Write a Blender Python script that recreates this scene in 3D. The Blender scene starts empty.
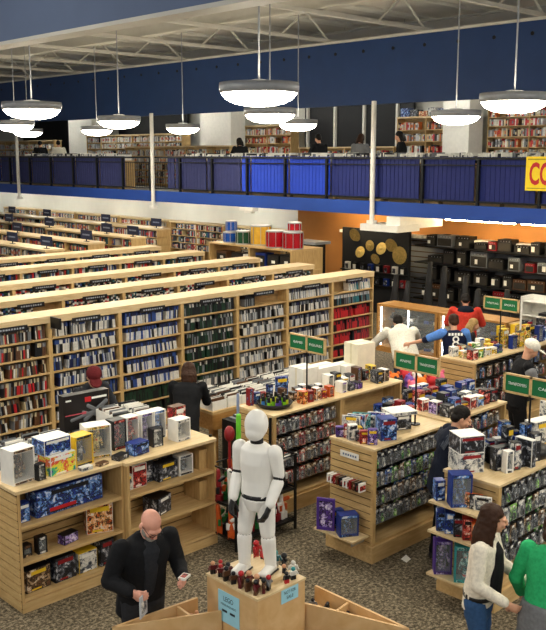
import bpy, bmesh, math, random
from mathutils import Matrix, Vector, noise
random.seed(11)
C = bpy.context.scene.collection
PI = math.pi
R = math.radians
# ---------------------------------------------------------------- camera
EYE = 4.3
sc = bpy.context.scene
cam = bpy.data.objects.new('camera', bpy.data.cameras.new('camera'))
C.objects.link(cam)
cam.location = (0, 0, EYE)
cam.rotation_euler = (PI/2 - math.atan(160/900.), 0, R(46) - PI/2)
cam.data.sensor_fit = 'VERTICAL'
cam.data.sensor_height = 24
cam.data.lens = 24*900/630.
cam.data.clip_end = 200
sc.camera = cam
vs = sc.view_settings
vs.view_transform = 'Standard'; vs.look = 'None'; vs.gamma = 1; vs.use_curve_mapping = False
vs.exposure = 1.68
wd = bpy.data.worlds.new('world'); sc.world = wd; wd.use_nodes = True
wd.node_tree.nodes['Background'].inputs['Color'].default_value = (.95, .97, 1, 1); wd.node_tree.nodes['Background'].inputs['Strength'].default_value = .13
sc.cycles.use_denoising = True
sc.cycles.max_bounces = 6
# ---------------------------------------------------------------- materials
MATS = {}
def lin(c):
    return tuple((x/12.92 if x <= .04045 else ((x+.055)/1.055)**2.4) for x in c)
def hexc(h):
    h = h.lstrip('#'); return lin(tuple(int(h[i:i+2], 16)/255 for i in (0, 2, 4)))
def newmat(name):
    m = bpy.data.materials.new(name); m.use_nodes = True
    nt = m.node_tree; b = nt.nodes['Principled BSDF']
    MATS[name] = m
    return m, nt, b
def flat(name, col, rough=.6, var=.12, scale=12, metal=0, bump=0, spec=.4):
    """base colour with a fine procedural variation"""
    if name in MATS: return MATS[name]
    m, nt, b = newmat(name)
    c = hexc(col) if isinstance(col, str) else col
    tc = nt.nodes.new('ShaderNodeTexCoord')
    n = nt.nodes.new('ShaderNodeTexNoise'); n.inputs['Scale'].default_value = scale; n.inputs['Detail'].default_value = 3
    nt.links.new(tc.outputs['Object'], n.inputs['Vector'])
    r = nt.nodes.new('ShaderNodeValToRGB')
    r.color_ramp.elements[0].position = .3; r.color_ramp.elements[1].position = .7
    r.color_ramp.elements[0].color = (*[x*(1-var) for x in c], 1)
    r.color_ramp.elements[1].color = (*[min(1, x*(1+var)) for x in c], 1)
    nt.links.new(n.outputs['Fac'], r.inputs['Fac'])
    nt.links.new(r.outputs['Color'], b.inputs['Base Color'])
    b.inputs['Roughness'].default_value = rough; b.inputs['Metallic'].default_value = metal
    b.inputs['Specular IOR Level'].default_value = spec
    if bump:
        bp = nt.nodes.new('ShaderNodeBump'); bp.inputs['Strength'].default_value = bump; bp.inputs['Distance'].default_value = .01
        nt.links.new(n.outputs['Fac'], bp.inputs['Height']); nt.links.new(bp.outputs['Normal'], b.inputs['Normal'])
    return m
def wood(name, c1, c2, stretch=(2, 14, 14), rough=.42):
    m, nt, b = newmat(name)
    tc = nt.nodes.new('ShaderNodeTexCoord'); mp = nt.nodes.new('ShaderNodeMapping')
    mp.inputs['Scale'].default_value = stretch
    n = nt.nodes.new('ShaderNodeTexNoise'); n.inputs['Scale'].default_value = 2.2; n.inputs['Detail'].default_value = 5; n.inputs['Distortion'].default_value = .4
    r = nt.nodes.new('ShaderNodeValToRGB')
    r.color_ramp.elements[0].position = .32; r.color_ramp.elements[1].position = .68
    r.color_ramp.elements[0].color = (*hexc(c1), 1); r.color_ramp.elements[1].color = (*hexc(c2), 1)
    nt.links.new(tc.outputs['Object'], mp.inputs['Vector']); nt.links.new(mp.outputs['Vector'], n.inputs['Vector'])
    nt.links.new(n.outputs['Fac'], r.inputs['Fac']); nt.links.new(r.outputs['Color'], b.inputs['Base Color'])
    b.inputs['Roughness'].default_value = rough; b.inputs['Specular IOR Level'].default_value = .35
    return m
def art(name, cols, scale=17, rough=.3):
    """printed artwork: blotches of the palette, different on every package"""
    m, nt, b = newmat(name)
    tc = nt.nodes.new('ShaderNodeTexCoord'); oi = nt.nodes.new('ShaderNodeObjectInfo')
    ml = nt.nodes.new('ShaderNodeMath'); ml.operation = 'MULTIPLY'; ml.inputs[1].default_value = 37.
    nt.links.new(oi.outputs['Random'], ml.inputs[0])
    ad = nt.nodes.new('ShaderNodeVectorMath'); ad.operation = 'ADD'
    nt.links.new(tc.outputs['Object'], ad.inputs[0]); nt.links.new(ml.outputs[0], ad.inputs[1])
    n = nt.nodes.new('ShaderNodeTexNoise'); n.inputs['Scale'].default_value = scale; n.inputs['Detail'].default_value = 6; n.inputs['Roughness'].default_value = .7; n.inputs['Distortion'].default_value = .5
    nt.links.new(ad.outputs[0], n.inputs['Vector'])
    r = nt.nodes.new('ShaderNodeValToRGB'); cr = r.color_ramp; cr.interpolation = 'CONSTANT'
    k = len(cols)
    cr.elements[0].position = 0; cr.elements[0].color = (*hexc(cols[0]), 1)
    cr.elements[1].position = .36; cr.elements[1].color = (*hexc(cols[1]), 1)
    for i in range(2, k):
        e = cr.elements.new(.36 + .30*(i-1)/(k-1)); e.color = (*hexc(cols[i]), 1)
    nt.links.new(n.outputs['Fac'], r.inputs['Fac']); nt.links.new(r.outputs['Color'], b.inputs['Base Color'])
    b.inputs['Roughness'].default_value = rough
    return m
def emit(name, col, strength):
    m, nt, b = newmat(name)
    c = hexc(col)
    b.inputs['Base Color'].default_value = (*c, 1)
    b.inputs['Emission Color'].default_value = (*c, 1); b.inputs['Emission Strength'].default_value = strength
    return m
def clear(name, col, rough=.08, alpha=.25):
    m, nt, b = newmat(name)
    b.inputs['Base Color'].default_value = (*hexc(col), 1); b.inputs['Roughness'].default_value = rough
    b.inputs['Alpha'].default_value = alpha; b.inputs['Specular IOR Level'].default_value = .6
    return m

W_MAPLE = wood('maple', '#c19e68', '#d5b682')
W_MAPLEX = wood('maple_upright', '#ba9761', '#d0b07a', (14, 14, 2))
W_TOP = wood('maple_top', '#d0b586', '#e0c99e')
W_SLAT = wood('maple_slat', '#be9c66', '#d3b47e', (3, 3, 20))
W_PLY = wood('plywood', '#c9a06a', '#d9b685', (3, 3, 3), .5)
W_OAK = wood('oak_apron', '#a8763c', '#c08f52')
GROOVE = flat('slat_groove', '#5d4526', .8)
BLACK = flat('black_plastic', '#121213', .45)
BLACKM = flat('black_metal', '#17181a', .35, metal=.3)
PEG = flat('dark_pegboard', '#2a2723', .7)
WHITE = flat('white_paint', '#e9e7df', .5, .04)
CARD = flat('white_card', '#f0eee6', .55, .05)
CREAM = flat('cream_carton', '#e8e0c8', .6, .05)
STEEL = flat('steel', '#b9bcc0', .3, .05, metal=.8)
GREYM = flat('grey_metal', '#9c9fa3', .4, .06, metal=.3)
BLUEF = flat('blue_fascia', '#1d3b6c', .55, .06, 2)
BLUEB = flat('blue_band', '#1e469c', .5, .05, 2)
NAVY = flat('navy_panel', '#172468', .7, .08)
NAVYD = flat('slate_navy_panel', '#2d3363', .7, .08)
ROYAL = flat('royal_panel', '#1d44c4', .65, .06)
ORANGE = flat('orange_paint', '#cb8a48', .7, .05, 2)
GREYW = flat('grey_wall', '#85868a', .7, .06, 3)
WHITEW = flat('white_wall', '#dcdcd4', .8, .03, 2)
CEIL = flat('ceiling_deck', '#cbc8c0', .85, .05, 2)
BEAMW = flat('white_steel', '#c9c7be', .6, .04, 3)
GREEN = flat('sign_green', '#0f6b3c', .5, .05)
YELLOW = flat('sign_yellow', '#f4d720', .5, .04)
REDT = flat('sign_red', '#c01c24', .5, .04)
BLUEC = flat('pale_blue_card', '#9cd3e6', .6, .04)
INK = flat('ink', '#1b2430', .6, .02)
WINK = flat('white_ink', '#f4f6f2', .6, .02)
LAMP = emit('lamp_diffuser', '#fff6e2', 16.)
ADD_UPL = emit('added_glow_disc', '#fff3da', 10.)  # for the disc added on top of the pendants
TUBE = emit('fluorescent', '#ffe9bd', 22.); TUBEW = emit('fluorescent_white', '#fdfbf2', 22.)
LED = emit('led_strip', '#eef4ff', 8.)
GLASS = clear('case_glass', '#dfe8ea', .05, .12)
BLIS = clear('blister_plastic', '#c8cdd0', .12, .22)
PANE = clear('box_window', '#cfd6d8', .08, .12)
# floor: speckled brown-grey carpet
def floor_mat():
    m, nt, b = newmat('speckled_floor')
    tc = nt.nodes.new('ShaderNodeTexCoord')
    n = nt.nodes.new('ShaderNodeTexNoise'); n.inputs['Scale'].default_value = 26; n.inputs['Detail'].default_value = 2; n.inputs['Roughness'].default_value = .9
    n2 = nt.nodes.new('ShaderNodeTexNoise'); n2.inputs['Scale'].default_value = .9; n2.inputs['Detail'].default_value = 3
    r = nt.nodes.new('ShaderNodeValToRGB'); cr = r.color_ramp
    cr.elements[0].position = .36; cr.elements[0].color = (*hexc('#3a3226'), 1)
    cr.elements[1].position = .66; cr.elements[1].color = (*hexc('#a89a82'), 1)
    e = cr.elements.new(.5); e.color = (*hexc('#695f4c'), 1)
    mx = nt.nodes.new('ShaderNodeMixRGB'); mx.blend_type = 'MULTIPLY'; mx.inputs[0].default_value = .35
    nt.links.new(tc.outputs['Object'], n.inputs['Vector']); nt.links.new(tc.outputs['Object'], n2.inputs['Vector'])
    nt.links.new(n.outputs['Fac'], r.inputs['Fac']); nt.links.new(r.outputs['Color'], mx.inputs[1]); nt.links.new(n2.outputs['Fac'], mx.inputs[2])
    nt.links.new(mx.outputs['Color'], b.inputs['Base Color']); b.inputs['Roughness'].default_value = .75
    b.inputs['Specular IOR Level'].default_value = .2
    return m
FLOOR = floor_mat()
PAL = {
 'blue': ['#0d1a48', '#1d3c9a', '#101426', '#5f8fd6', '#d9e2ee'],
 'red': ['#3a0d10', '#b02028', '#1a0c0e', '#d8584a', '#eadcd0'],
 'dark': ['#0c0d10', '#23252c', '#12131a', '#5a5f6a', '#c8cace'],
 'purple': ['#2a174e', '#5b3a98', '#181026', '#a58fd0', '#e6e0f0'],
 'white': ['#8d9094', '#e6e4de', '#cfcdc6', '#5d6470', '#20242c'],
 'yellow': ['#8a5a10', '#f0c828', '#3a2a10', '#f4e49a', '#d8402c'],
 'green': ['#0e3a1c', '#2f8a3c', '#10180f', '#8fd05a', '#e8eed8'],
 'orange': ['#5a200c', '#e0682a', '#1e1210', '#f2b070', '#efe6da'],
 'teal': ['#0d4650', '#3fa6a8', '#14242c', '#a6dcd8', '#d84a54'],
 'brown': ['#2a1a10', '#6e4a30', '#1a120c', '#a88a68', '#e4d8c4'],
 'rainbow': ['#2a3a9a', '#2fae7a', '#e8e04a', '#e05a3a', '#e8eef4'],
}
ART = {k: art('art_'+k, v, 6 if k == 'rainbow' else 17) for k, v in PAL.items()}
SIDE = {'blue': '#16307c', 'red': '#8a1a20', 'dark': '#15161a', 'purple': '#4a2f86', 'white': '#ebe9e2', 'yellow': '#e6bf2a', 'green': '#1f6a30', 'orange': '#cf5a24', 'teal': '#2f8f92', 'brown': '#5a3d28', 'rainbow': '#e4e6ea'}
SIDEM = {k: flat('side_'+k, v, .4, .06) for k, v in SIDE.items()}
CNAME = {'blue': 'blue', 'red': 'red', 'dark': 'black', 'purple': 'purple', 'white': 'white', 'yellow': 'yellow', 'green': 'green', 'orange': 'orange', 'teal': 'teal', 'brown': 'brown', 'rainbow': 'rainbow-printed'}
# ---------------------------------------------------------------- mesh builder
class MB:
    def __init__(s): s.v = []; s.f = []; s.m = []; s.sm = []
    def add(s, vs_, fs, mi=0, M=None, smooth=False):
        o = len(s.v)
        for p in vs_:
            p = Vector(p)
            s.v.append(M @ p if M is not None else p)
        for f in fs:
            s.f.append([o+i for i in f]); s.m.append(mi); s.sm.append(smooth)
        return s
    def box(s, x0, x1, y0, y1, z0, z1, mi=0, M=None):
        return s.add([(x0,y0,z0),(x1,y0,z0),(x1,y1,z0),(x0,y1,z0),(x0,y0,z1),(x1,y0,z1),(x1,y1,z1),(x0,y1,z1)],
              [(0,3,2,1),(4,5,6,7),(0,1,5,4),(1,2,6,5),(2,3,7,6),(3,0,4,7)], mi, M)
    def cyl(s, p0, p1, r0, r1=None, n=12, mi=0, smooth=True, M=None):
        if r1 is None: r1 = r0
        p0 = Vector(p0); p1 = Vector(p1); d = (p1-p0).normalized()
        a = d.orthogonal().normalized(); b = d.cross(a)
        vs_ = []
        for p, r in ((p0, r0), (p1, r1)):
            for i in range(n):
                t = 2*PI*i/n; vs_.append(p + (a*math.cos(t)+b*math.sin(t))*r)
        fs = [(i, (i+1) % n, n+(i+1) % n, n+i) for i in range(n)]
        s.add(vs_, fs, mi, M, smooth)
        s.add(vs_[:n], [tuple(range(n))[::-1]], mi, M); s.add(vs_[n:], [tuple(range(n))], mi, M)
        return s
    def lathe(s, prof, n=24, mi=0, M=None, smooth=True):
        vs_ = []; fs = []
        for r, z in prof:
            for i in range(n):
                t = 2*PI*i/n; vs_.append((r*math.cos(t), r*math.sin(t), z))
        for j in range(len(prof)-1):
            for i in range(n):
                fs.append((j*n+i, j*n+(i+1) % n, (j+1)*n+(i+1) % n, (j+1)*n+i))
        if prof[0][0] > 1e-4: fs.append(tuple(range(n))[::-1])
        if prof[-1][0] > 1e-4: fs.append(tuple((len(prof)-1)*n+i for i in range(n)))
        return s.add(vs_, fs, mi, M, smooth)
    def ell(s, c, r, n=14, k=8, mi=0, M=None):
        c = Vector(c); vs_ = []; fs = []
        for j in range(k+1):
            ph = -PI/2 + PI*j/k
            for i in range(n):
                t = 2*PI*i/n
                vs_.append((c.x+r[0]*math.cos(ph)*math.cos(t), c.y+r[1]*math.cos(ph)*math.sin(t), c.z+r[2]*math.sin(ph)))
        for j in range(k):
            for i in range(n):
                fs.append((j*n+i, j*n+(i+1) % n, (j+1)*n+(i+1) % n, (j+1)*n+i))
        return s.add(vs_, fs, mi, M, True)
    def prism(s, poly, z0, z1, mi=0, M=None):
        n = len(poly)
        vs_ = [(x, y, z0) for x, y in poly]+[(x, y, z1) for x, y in poly]
        fs = [tuple(range(n))[::-1], tuple(range(n, 2*n))]+[(i, (i+1) % n, n+(i+1) % n, n+i) for i in range(n)]
        return s.add(vs_, fs, mi, M)
    def cap(s, p0, p1, r0, r1=None, n=12, M=None, side=None, ratio=1.0, mi=0):
        """tapered limb with round ends; ratio squashes it across «side»"""
        if r1 is None: r1 = r0
        p0 = Vector(p0); p1 = Vector(p1); L = (p1-p0).length; d = (p1-p0).normalized() if L > 1e-6 else Vector((0,0,1))
        if side is None: a = d.orthogonal().normalized()
        else:
            a = Vector(side); a = (a - d*a.dot(d)).normalized()
        b = d.cross(a)
        rings = []
        for j in range(5):
            t = -PI/2 + PI/2*j/4 + 1e-3; rings.append((p0 + d*r0*math.sin(t), r0*math.cos(t)))
        for j in range(5):
            t = PI/2*j/4 - (1e-3 if j == 4 else 0); rings.append((p1 + d*r1*math.sin(t), r1*math.cos(t)))
        vs_ = []; fs = []
        for c, r in rings:
            for i in range(n):
                t = 2*PI*i/n; vs_.append(c + a*r*math.cos(t) + b*r*ratio*math.sin(t))
        for j in range(len(rings)-1):
            for i in range(n):
                fs.append((j*n+i, j*n+(i+1) % n, (j+1)*n+(i+1) % n, (j+1)*n+i))
        fs.append(tuple(range(n))[::-1]); fs.append(tuple((len(rings)-1)*n+i for i in range(n)))
        return s.add(vs_, fs, mi, M, True)
    def loft(s, rings, n=20, M=None, mi=0):
        """rings: (centre, side vector * half width, front vector * half depth)"""
        vs_ = []; fs = []
        for c, a, b in rings:
            c = Vector(c); a = Vector(a); b = Vector(b)
            for i in range(n):
                t = 2*PI*i/n; vs_.append(c+a*math.cos(t)+b*math.sin(t))
        for j in range(len(rings)-1):
            for i in range(n):
                fs.append((j*n+i, j*n+(i+1) % n, (j+1)*n+(i+1) % n, (j+1)*n+i))
        fs.append(tuple(range(n))[::-1]); fs.append(tuple((len(rings)-1)*n+i for i in range(n)))
        return s.add(vs_, fs, mi, M, True)
    def mesh(s, name, mats):
        me = bpy.data.meshes.new(name)
        me.from_pydata([tuple(v) for v in s.v], [], s.f)
        for m in (mats if isinstance(mats, (list, tuple)) else [mats]): me.materials.append(m)
        me.polygons.foreach_set('material_index', s.m)
        me.polygons.foreach_set('use_smooth', s.sm)
        me.update()
        return me
def T(x=0, y=0, z=0, rz=0, rx=0, ry=0):
    return Matrix.Translation((x, y, z)) @ Matrix.Rotation(rz, 4, 'Z') @ Matrix.Rotation(ry, 4, 'Y') @ Matrix.Rotation(rx, 4, 'X')
# ---------------------------------------------------------------- object helpers
def link(o): C.objects.link(o); return o
def tag(o, label, cat, group=None):
    o['label'] = label; o['category'] = cat
    if group: o['group'] = group
    return o
def thing(name, label, cat, loc=(0,0,0), rz=0, group=None):
    o = link(bpy.data.objects.new(name, None)); o.empty_display_size = .1
    o.location = loc; o.rotation_euler = (0, 0, rz)
    return tag(o, label, cat, group)
def part(name, mb, mats, parent, bevel=0, label=None):
    o = link(bpy.data.objects.new(name, mb.mesh(name, mats) if isinstance(mb, MB) else mb))
    o.parent = parent
    if label: o['label'] = label
    if bevel:
        b = o.modifiers.new('bevel', 'BEVEL'); b.width = bevel; b.segments = 2; b.limit_method = 'ANGLE'
    return o
def solo(name, mb, mats, label, cat, loc=(0,0,0), rz=0, group=None, bevel=0):
    o = part(name, mb, mats, None, bevel)
    o.location = loc; o.rotation_euler = (0, 0, rz)
    return tag(o, label, cat, group)
def struct(name, mb, mats):
    o = part(name, mb, mats, None); o['kind'] = 'structure'; return o
def dup(root, loc, rz, label=None, group=None):
    r = root.copy(); C.objects.link(r); r.location = loc; r.rotation_euler = (0, 0, rz)
    if label: r['label'] = label
    if group: r['group'] = group
    for ch in list(root.children):
        c = ch.copy(); C.objects.link(c); c.parent = r
        for g in list(ch.children):
            d = g.copy(); C.objects.link(d); d.parent = c
    return r
def nth(k):
    w = ['first','second','third','fourth','fifth','sixth','seventh','eighth','ninth','tenth','eleventh','twelfth']
    if k < 12: return w[k]
    k += 1
    return f"{k}{'th' if 10 <= k % 100 <= 20 else {1:'st',2:'nd',3:'rd'}.get(k % 10,'th')}"
def text(s, w, h, mat, parent, M, name='lettering', bold=0):
    """flat lettering fitted in a w x h box, centred; M takes local XY to the sign face"""
    cu = bpy.data.curves.new('lettering', 'FONT'); cu.body = s; cu.align_x = 'CENTER'; cu.align_y = 'CENTER'; cu.size = 1; cu.resolution_u = 3; cu.offset = bold
    tmp = bpy.data.objects.new('tmp', cu); C.objects.link(tmp)
    dg = bpy.context.evaluated_depsgraph_get(); dg.update()
    me = bpy.data.meshes.new_from_object(tmp.evaluated_get(dg))
    bpy.data.objects.remove(tmp); bpy.data.curves.remove(cu)
    xs = [v.co.x for v in me.vertices]; ys = [v.co.y for v in me.vertices]
    cx = (min(xs)+max(xs))/2; cy = (min(ys)+max(ys))/2; sx = w/(max(xs)-min(xs)); sy = h/(max(ys)-min(ys))
    for v in me.vertices: v.co = M @ Vector(((v.co.x-cx)*sx, (v.co.y-cy)*sy, 0))
    me.materials.clear(); me.materials.append(mat)
    return part(name, me, None, parent)
# face matrices: text reading direction along a, up along z
def facing_mx(x, y, z):   # on a face that looks toward -X (reads toward -Y)
    return Matrix(((0,0,-1,x),(-1,0,0,y),(0,1,0,z),(0,0,0,1)))
def facing_my(x, y, z):   # on a face that looks toward -Y (reads toward +X)
    return Matrix(((1,0,0,x),(0,0,-1,y),(0,1,0,z),(0,0,0,1)))
# ================================================================ SETTING
struct('floor', MB().box(-2, 25, -4, 48, -.1, 0), FLOOR)
struct('ceiling', MB().box(5.4, 27, -4, 48, 8.0, 8.1), CEIL)
m = MB().box(24, 24.2, -4, 48, 2.87, 8.0); struct('wall_far', m, WHITEW)
struct('wall_left', MB().box(5.4, 24.2, 47, 47.2, 0, 8), WHITEW)
struct('wall_rear', MB().box(21, 21.2, 19.6, 47, 0, 2.87), WHITEW)
m = MB().box(20, 20.2, 2, 19.6, 2.12, 2.87).box(20, 20.2, 16.6, 19.6, 0, 2.12).box(20.2, 21, 19.5, 19.6, 0, 2.87)
struct('wall_orange', m, ORANGE)
m = MB().box(19.95, 20.2, 2, 16.6, 0, 2.12)
for k in range(14): m.box(19.93, 19.95, 2, 16.6, .12+k*.145, .235+k*.145, 1)
struct('wall_right', m, [GROOVE, GREYW])
m = MB().box(17.1, 24, 2, 48, 2.9, 3.17)
struct('floor_upper', m, [flat('mezzanine_floor', '#8a867c', .7)])
struct('trim_1', MB().box(17.0, 17.1, 2, 47, 2.87, 3.2), BLUEB)
m = MB().box(18.0, 18.15, 1, 47, 5.56, 7.14)
for k in range(40): m.cyl((17.99, 3+k*.95, 6.88), (18.0, 3+k*.95, 6.88), .045, n=10, mi=1)
struct('trim_2', m, [BLUEF, BLACKM])
struct('trim_3', MB().box(5.3, 5.5, 3, 26, 5.6, 8.0), flat('hazed_blue_beam', '#5a6a88', .6, .05, 2))  # same blue paint as the fascia, haze and lamplight mixed into the colour
struct('trim_4', MB().box(5.28, 5.52, 3, 26, 5.56, 5.6).box(17.95, 18.25, 1, 47, 7.14, 7.2), BEAMW)
m = MB().box(19.7, 20.0, 2, 17.6, 2.08, 2.16)
for k in range(90): m.box(19.66, 19.7, 2.05+k*.17, 2.13+k*.17, 2.09, 2.15)
struct('trim_5', m, WHITE)
# roof steel
m = MB()
for y in [-2+3.1*k for k in range(16)]:
    m.box(5.5, 27, y-.05, y+.05, 7.2, 7.28); m.box(5.5, 27, y-.06, y+.06, 7.86, 8.0)
    for k in range(0, 12, 3):
        x = 5.8+k*1.75
        m.cyl((x, y, 7.24), (x+.87, y, 7.9), .03, n=6); m.cyl((x+.87, y, 7.9), (x+1.75, y, 7.24), .03, n=6)
struct('trim_6', m, BEAMW)
m = MB()
for x in (9.3, 14.4, 20.5):
    m.box(x-.02, x+.02, -4, 47, 7.3, 7.86); m.box(x-.14, x+.14, -4, 47, 7.3, 7.34); m.box(x-.14, x+.14, -4, 47, 7.82, 7.86)
struct('trim_7', m, BEAMW)
m = MB()
for k in range(22):
    m.box(5.5, 27, -3+k*2.3, -2.6+k*2.3, 7.94, 8.0)
struct('trim_8', m, WHITEW)
# mezzanine columns at the railing
for i, (y, w) in enumerate(((14.08, 'beside the white beam end'), (22.9, 'beside the panel gap'), (31.35, 'at the far left'))):
    m = MB().cyl((16.93, y, 2.74), (16.93, y, 5.56), .06, n=14).cyl((16.93, y, 2.665), (16.93, y, 2.74), .13, n=14)
    solo('support_pole', m, WHITE, 'slim white steel pole in front of the blue mezzanine railing, '+w, 'pole', group='white poles along the mezzanine')
m = MB().box(16.75, 17.6, 13.15, 14.3, 2.5, 2.66).box(16.9, 18.6, 13.2, 13.6, 2.56, 2.86)
solo('beam_bracket', m, WHITE, 'white steel bracket box under the blue mezzanine edge at the foot of a white pole', 'bracket')
m = MB().box(16.8, 17.0, 18.2, 18.75, 2.78, 2.87).box(16.85, 16.98, 18.3, 18.6, 2.72, 2.78)
solo('emergency_light', m, WHITE, 'small white emergency light under the blue mezzanine edge', 'light')
# ---------------------------------------------------------------- railing with privacy panels
rail = thing('mezzanine_railing', 'long black metal mezzanine railing hung with blue and navy privacy panels', 'railing', (17.06, 0, 3.2))
m = MB().box(-.03, .03, 2, 47, 1.0, 1.05).box(-.02, .02, 2, 47, .86, .89).box(-.02, .02, 2, 47, .06, .1)
part('rail', m, BLACKM, rail)
py = [5.2+1.5*k for k in range(28)]
for y in py:
    part('post', MB().box(-.035, .035, y-.03, y+.03, 0, 1.05), BLACKM, rail)
def pleat(y0, y1, mat, label):
    m = MB(); n = int((y1-y0)/.12)
    for k in range(n):
        a = y0+(y1-y0)*k/n; b = y0+(y1-y0)*(k+1)/n
        m.box(.04, .055, a+.012, b-.006, .06, 1.06); m.box(.05, .052, a, b, .06, 1.05)
    part('privacy_panel', m, mat, rail, label=label)
for a, b, mm, l in ((5.3, 15.6, NAVY, 'navy privacy panels'), (15.6, 19.0, ROYAL, 'bright royal blue privacy panels'), (19.0, 22.4, NAVYD, 'slate navy privacy panels'), (24.6, 33, NAVYD, 'dusky navy privacy panels'), (33, 46, NAVY, 'dark blue privacy panels')):
    y = a
    while y < b-.1:
        e = min(b, y+1.5); pleat(y+.03, e-.03, mm, l); y = e
for k in range(4):                                                          # open baluster gap
    pass
m = MB()
for k in range(18): m.cyl((0, 22.45+k*.12, .08), (0, 22.45+k*.12, .88), .008, n=6)
part('balusters', m, BLACKM, rail)
# CO... sign
sg = thing('hanging_sign', 'yellow sign with big red letters hung on the mezzanine railing at right', 'sign', (16.96, 0, 0))
part('panel', MB().box(0, .02, 8.55, 9.99, 3.57, 4.27), YELLOW, sg)
part('border', MB().box(-.004, 0, 8.6, 9.95, 4.2, 4.225).box(-.004, 0, 8.6, 9.95, 3.61, 3.63), flat('sign_olive', '#a8941c'), sg)
text('COMICS', 1.26, .47, REDT, sg, facing_mx(-.006, 9.27, 3.92), bold=.03)
# ---------------------------------------------------------------- pendant lamps
def lamp_proto():
    t = thing('pendant_lamp', 'x', 'lamp', (0, 0, 5))
    part('housing', MB().lathe([(.43, -.015), (.45, .0), (.455, .055), (.45, .1), (.435, .1), (.41, .07), (.37, .07), (.12, .07), (.12, .13), (.05, .14)], 32), GREYM, t)
    part('diffuser', MB().lathe([(.02, -.16), (.14, -.155), (.28, -.128), (.38, -.08), (.43, -.015)], 32), LAMP, t)
    part('added_uplight', MB().cyl((0, 0, .078), (0, 0, .083), .33, n=32), ADD_UPL, t)  # glowing disc added to brighten the ceiling, not a known lamp part
    part('stem', MB().cyl((0, 0, .1), (0, 0, 2.95), .012, n=8), GREYM, t)
    return t
lp = None
LAMPS = [(7.14, 7.62, 'largest round lamp, hanging at top centre'), (7.22, 12.84, 'large round lamp at the left edge of the ceiling void'), (10.73, 6.54, 'round lamp at right above the yellow sign side'),
 (11.05, 16.08, 'round lamp between the left lamp cluster and the big centre lamp'), (11.06, 11.53, 'round lamp directly below and behind the big centre lamp'), (10.74, 19.92, 'round lamp just under the big left lamp'),
 (14.06, 9.76, 'smaller round lamp left of the right-hand lamp'), (15.06, 14.77, 'small lamp lowest in the centre cluster'), (15.1, 19.05, 'small round lamp in front of the white upstairs column'),
 (14.54, 22.27, 'small round lamp above the dusky navy panels'), (14.27, 25.68, 'smallest lamp, lowest of the left cluster')]
for x, y, l in LAMPS:
    if lp is None: lp = lamp_proto(); lp.location = (x, y, 5); lp['label'] = l+', white glowing disc'; lp['group'] = 'pendant lamps'
    else: dup(lp, (x, y, 5), 0, l+', white glowing disc', 'pendant lamps')
for x, y in [(7.2, 2.4), (10.8, 1.5), (14.2, 4.6), (3.5, -2.2), (3.4, 8.9), (3.4, 14), (7.2, 18.2), (7.2, -2.6), (.2, 7), (-1.0, 2.2), (.0, -2.5)]:
    dup(lp, (x, y, 5), 0, 'white glowing disc lamp of the hall grid, outside the picture', 'pendant lamps beyond the frame')
# fluorescent strips under the mezzanine
def tube(x, y0, y1, z, label, mt=None, up=2.9):
    t = thing('strip_light', label, 'light', (x, 0, z))
    part('housing', MB().box(-.07, .07, y0, y1, .03, (up-z) if up < 3 else .09), WHITE, t)
    if up > 3:
        for yy in (y0+.3, y1-.3): part('hanger', MB().cyl((0, yy, .09), (0, yy, up-z), .008, n=6), GREYM, t)
    part('tube', MB().cyl((0, y0+.03, 0), (0, y1-.03, 0), .025, n=10), mt or TUBE, t)
tube(18.55, 8.6, 11.0, 2.74, 'glowing strip light under the mezzanine at the far right')
tube(18.55, 11.1, 13.1, 2.74, 'glowing strip light under the mezzanine right of the white bracket')
tube(18.9, 15.2, 17.4, 2.78, 'strip light under the mezzanine above the red drums')
for k, y in enumerate((21, 25, 29, 33, 37, 41)):
    tube(19.3, y, y+2.4, 2.78, f'strip light under the left mezzanine, {nth(k)} from the drums', TUBEW)
for k, y in enumerate((6, 10, 14, 18, 22, 26, 30, 35)):
    tube(20.6, y, y+2.4, 6.3, f'strip light above the upstairs aisle, {nth(k)} from the right', TUBEW, 8.0)

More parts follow.
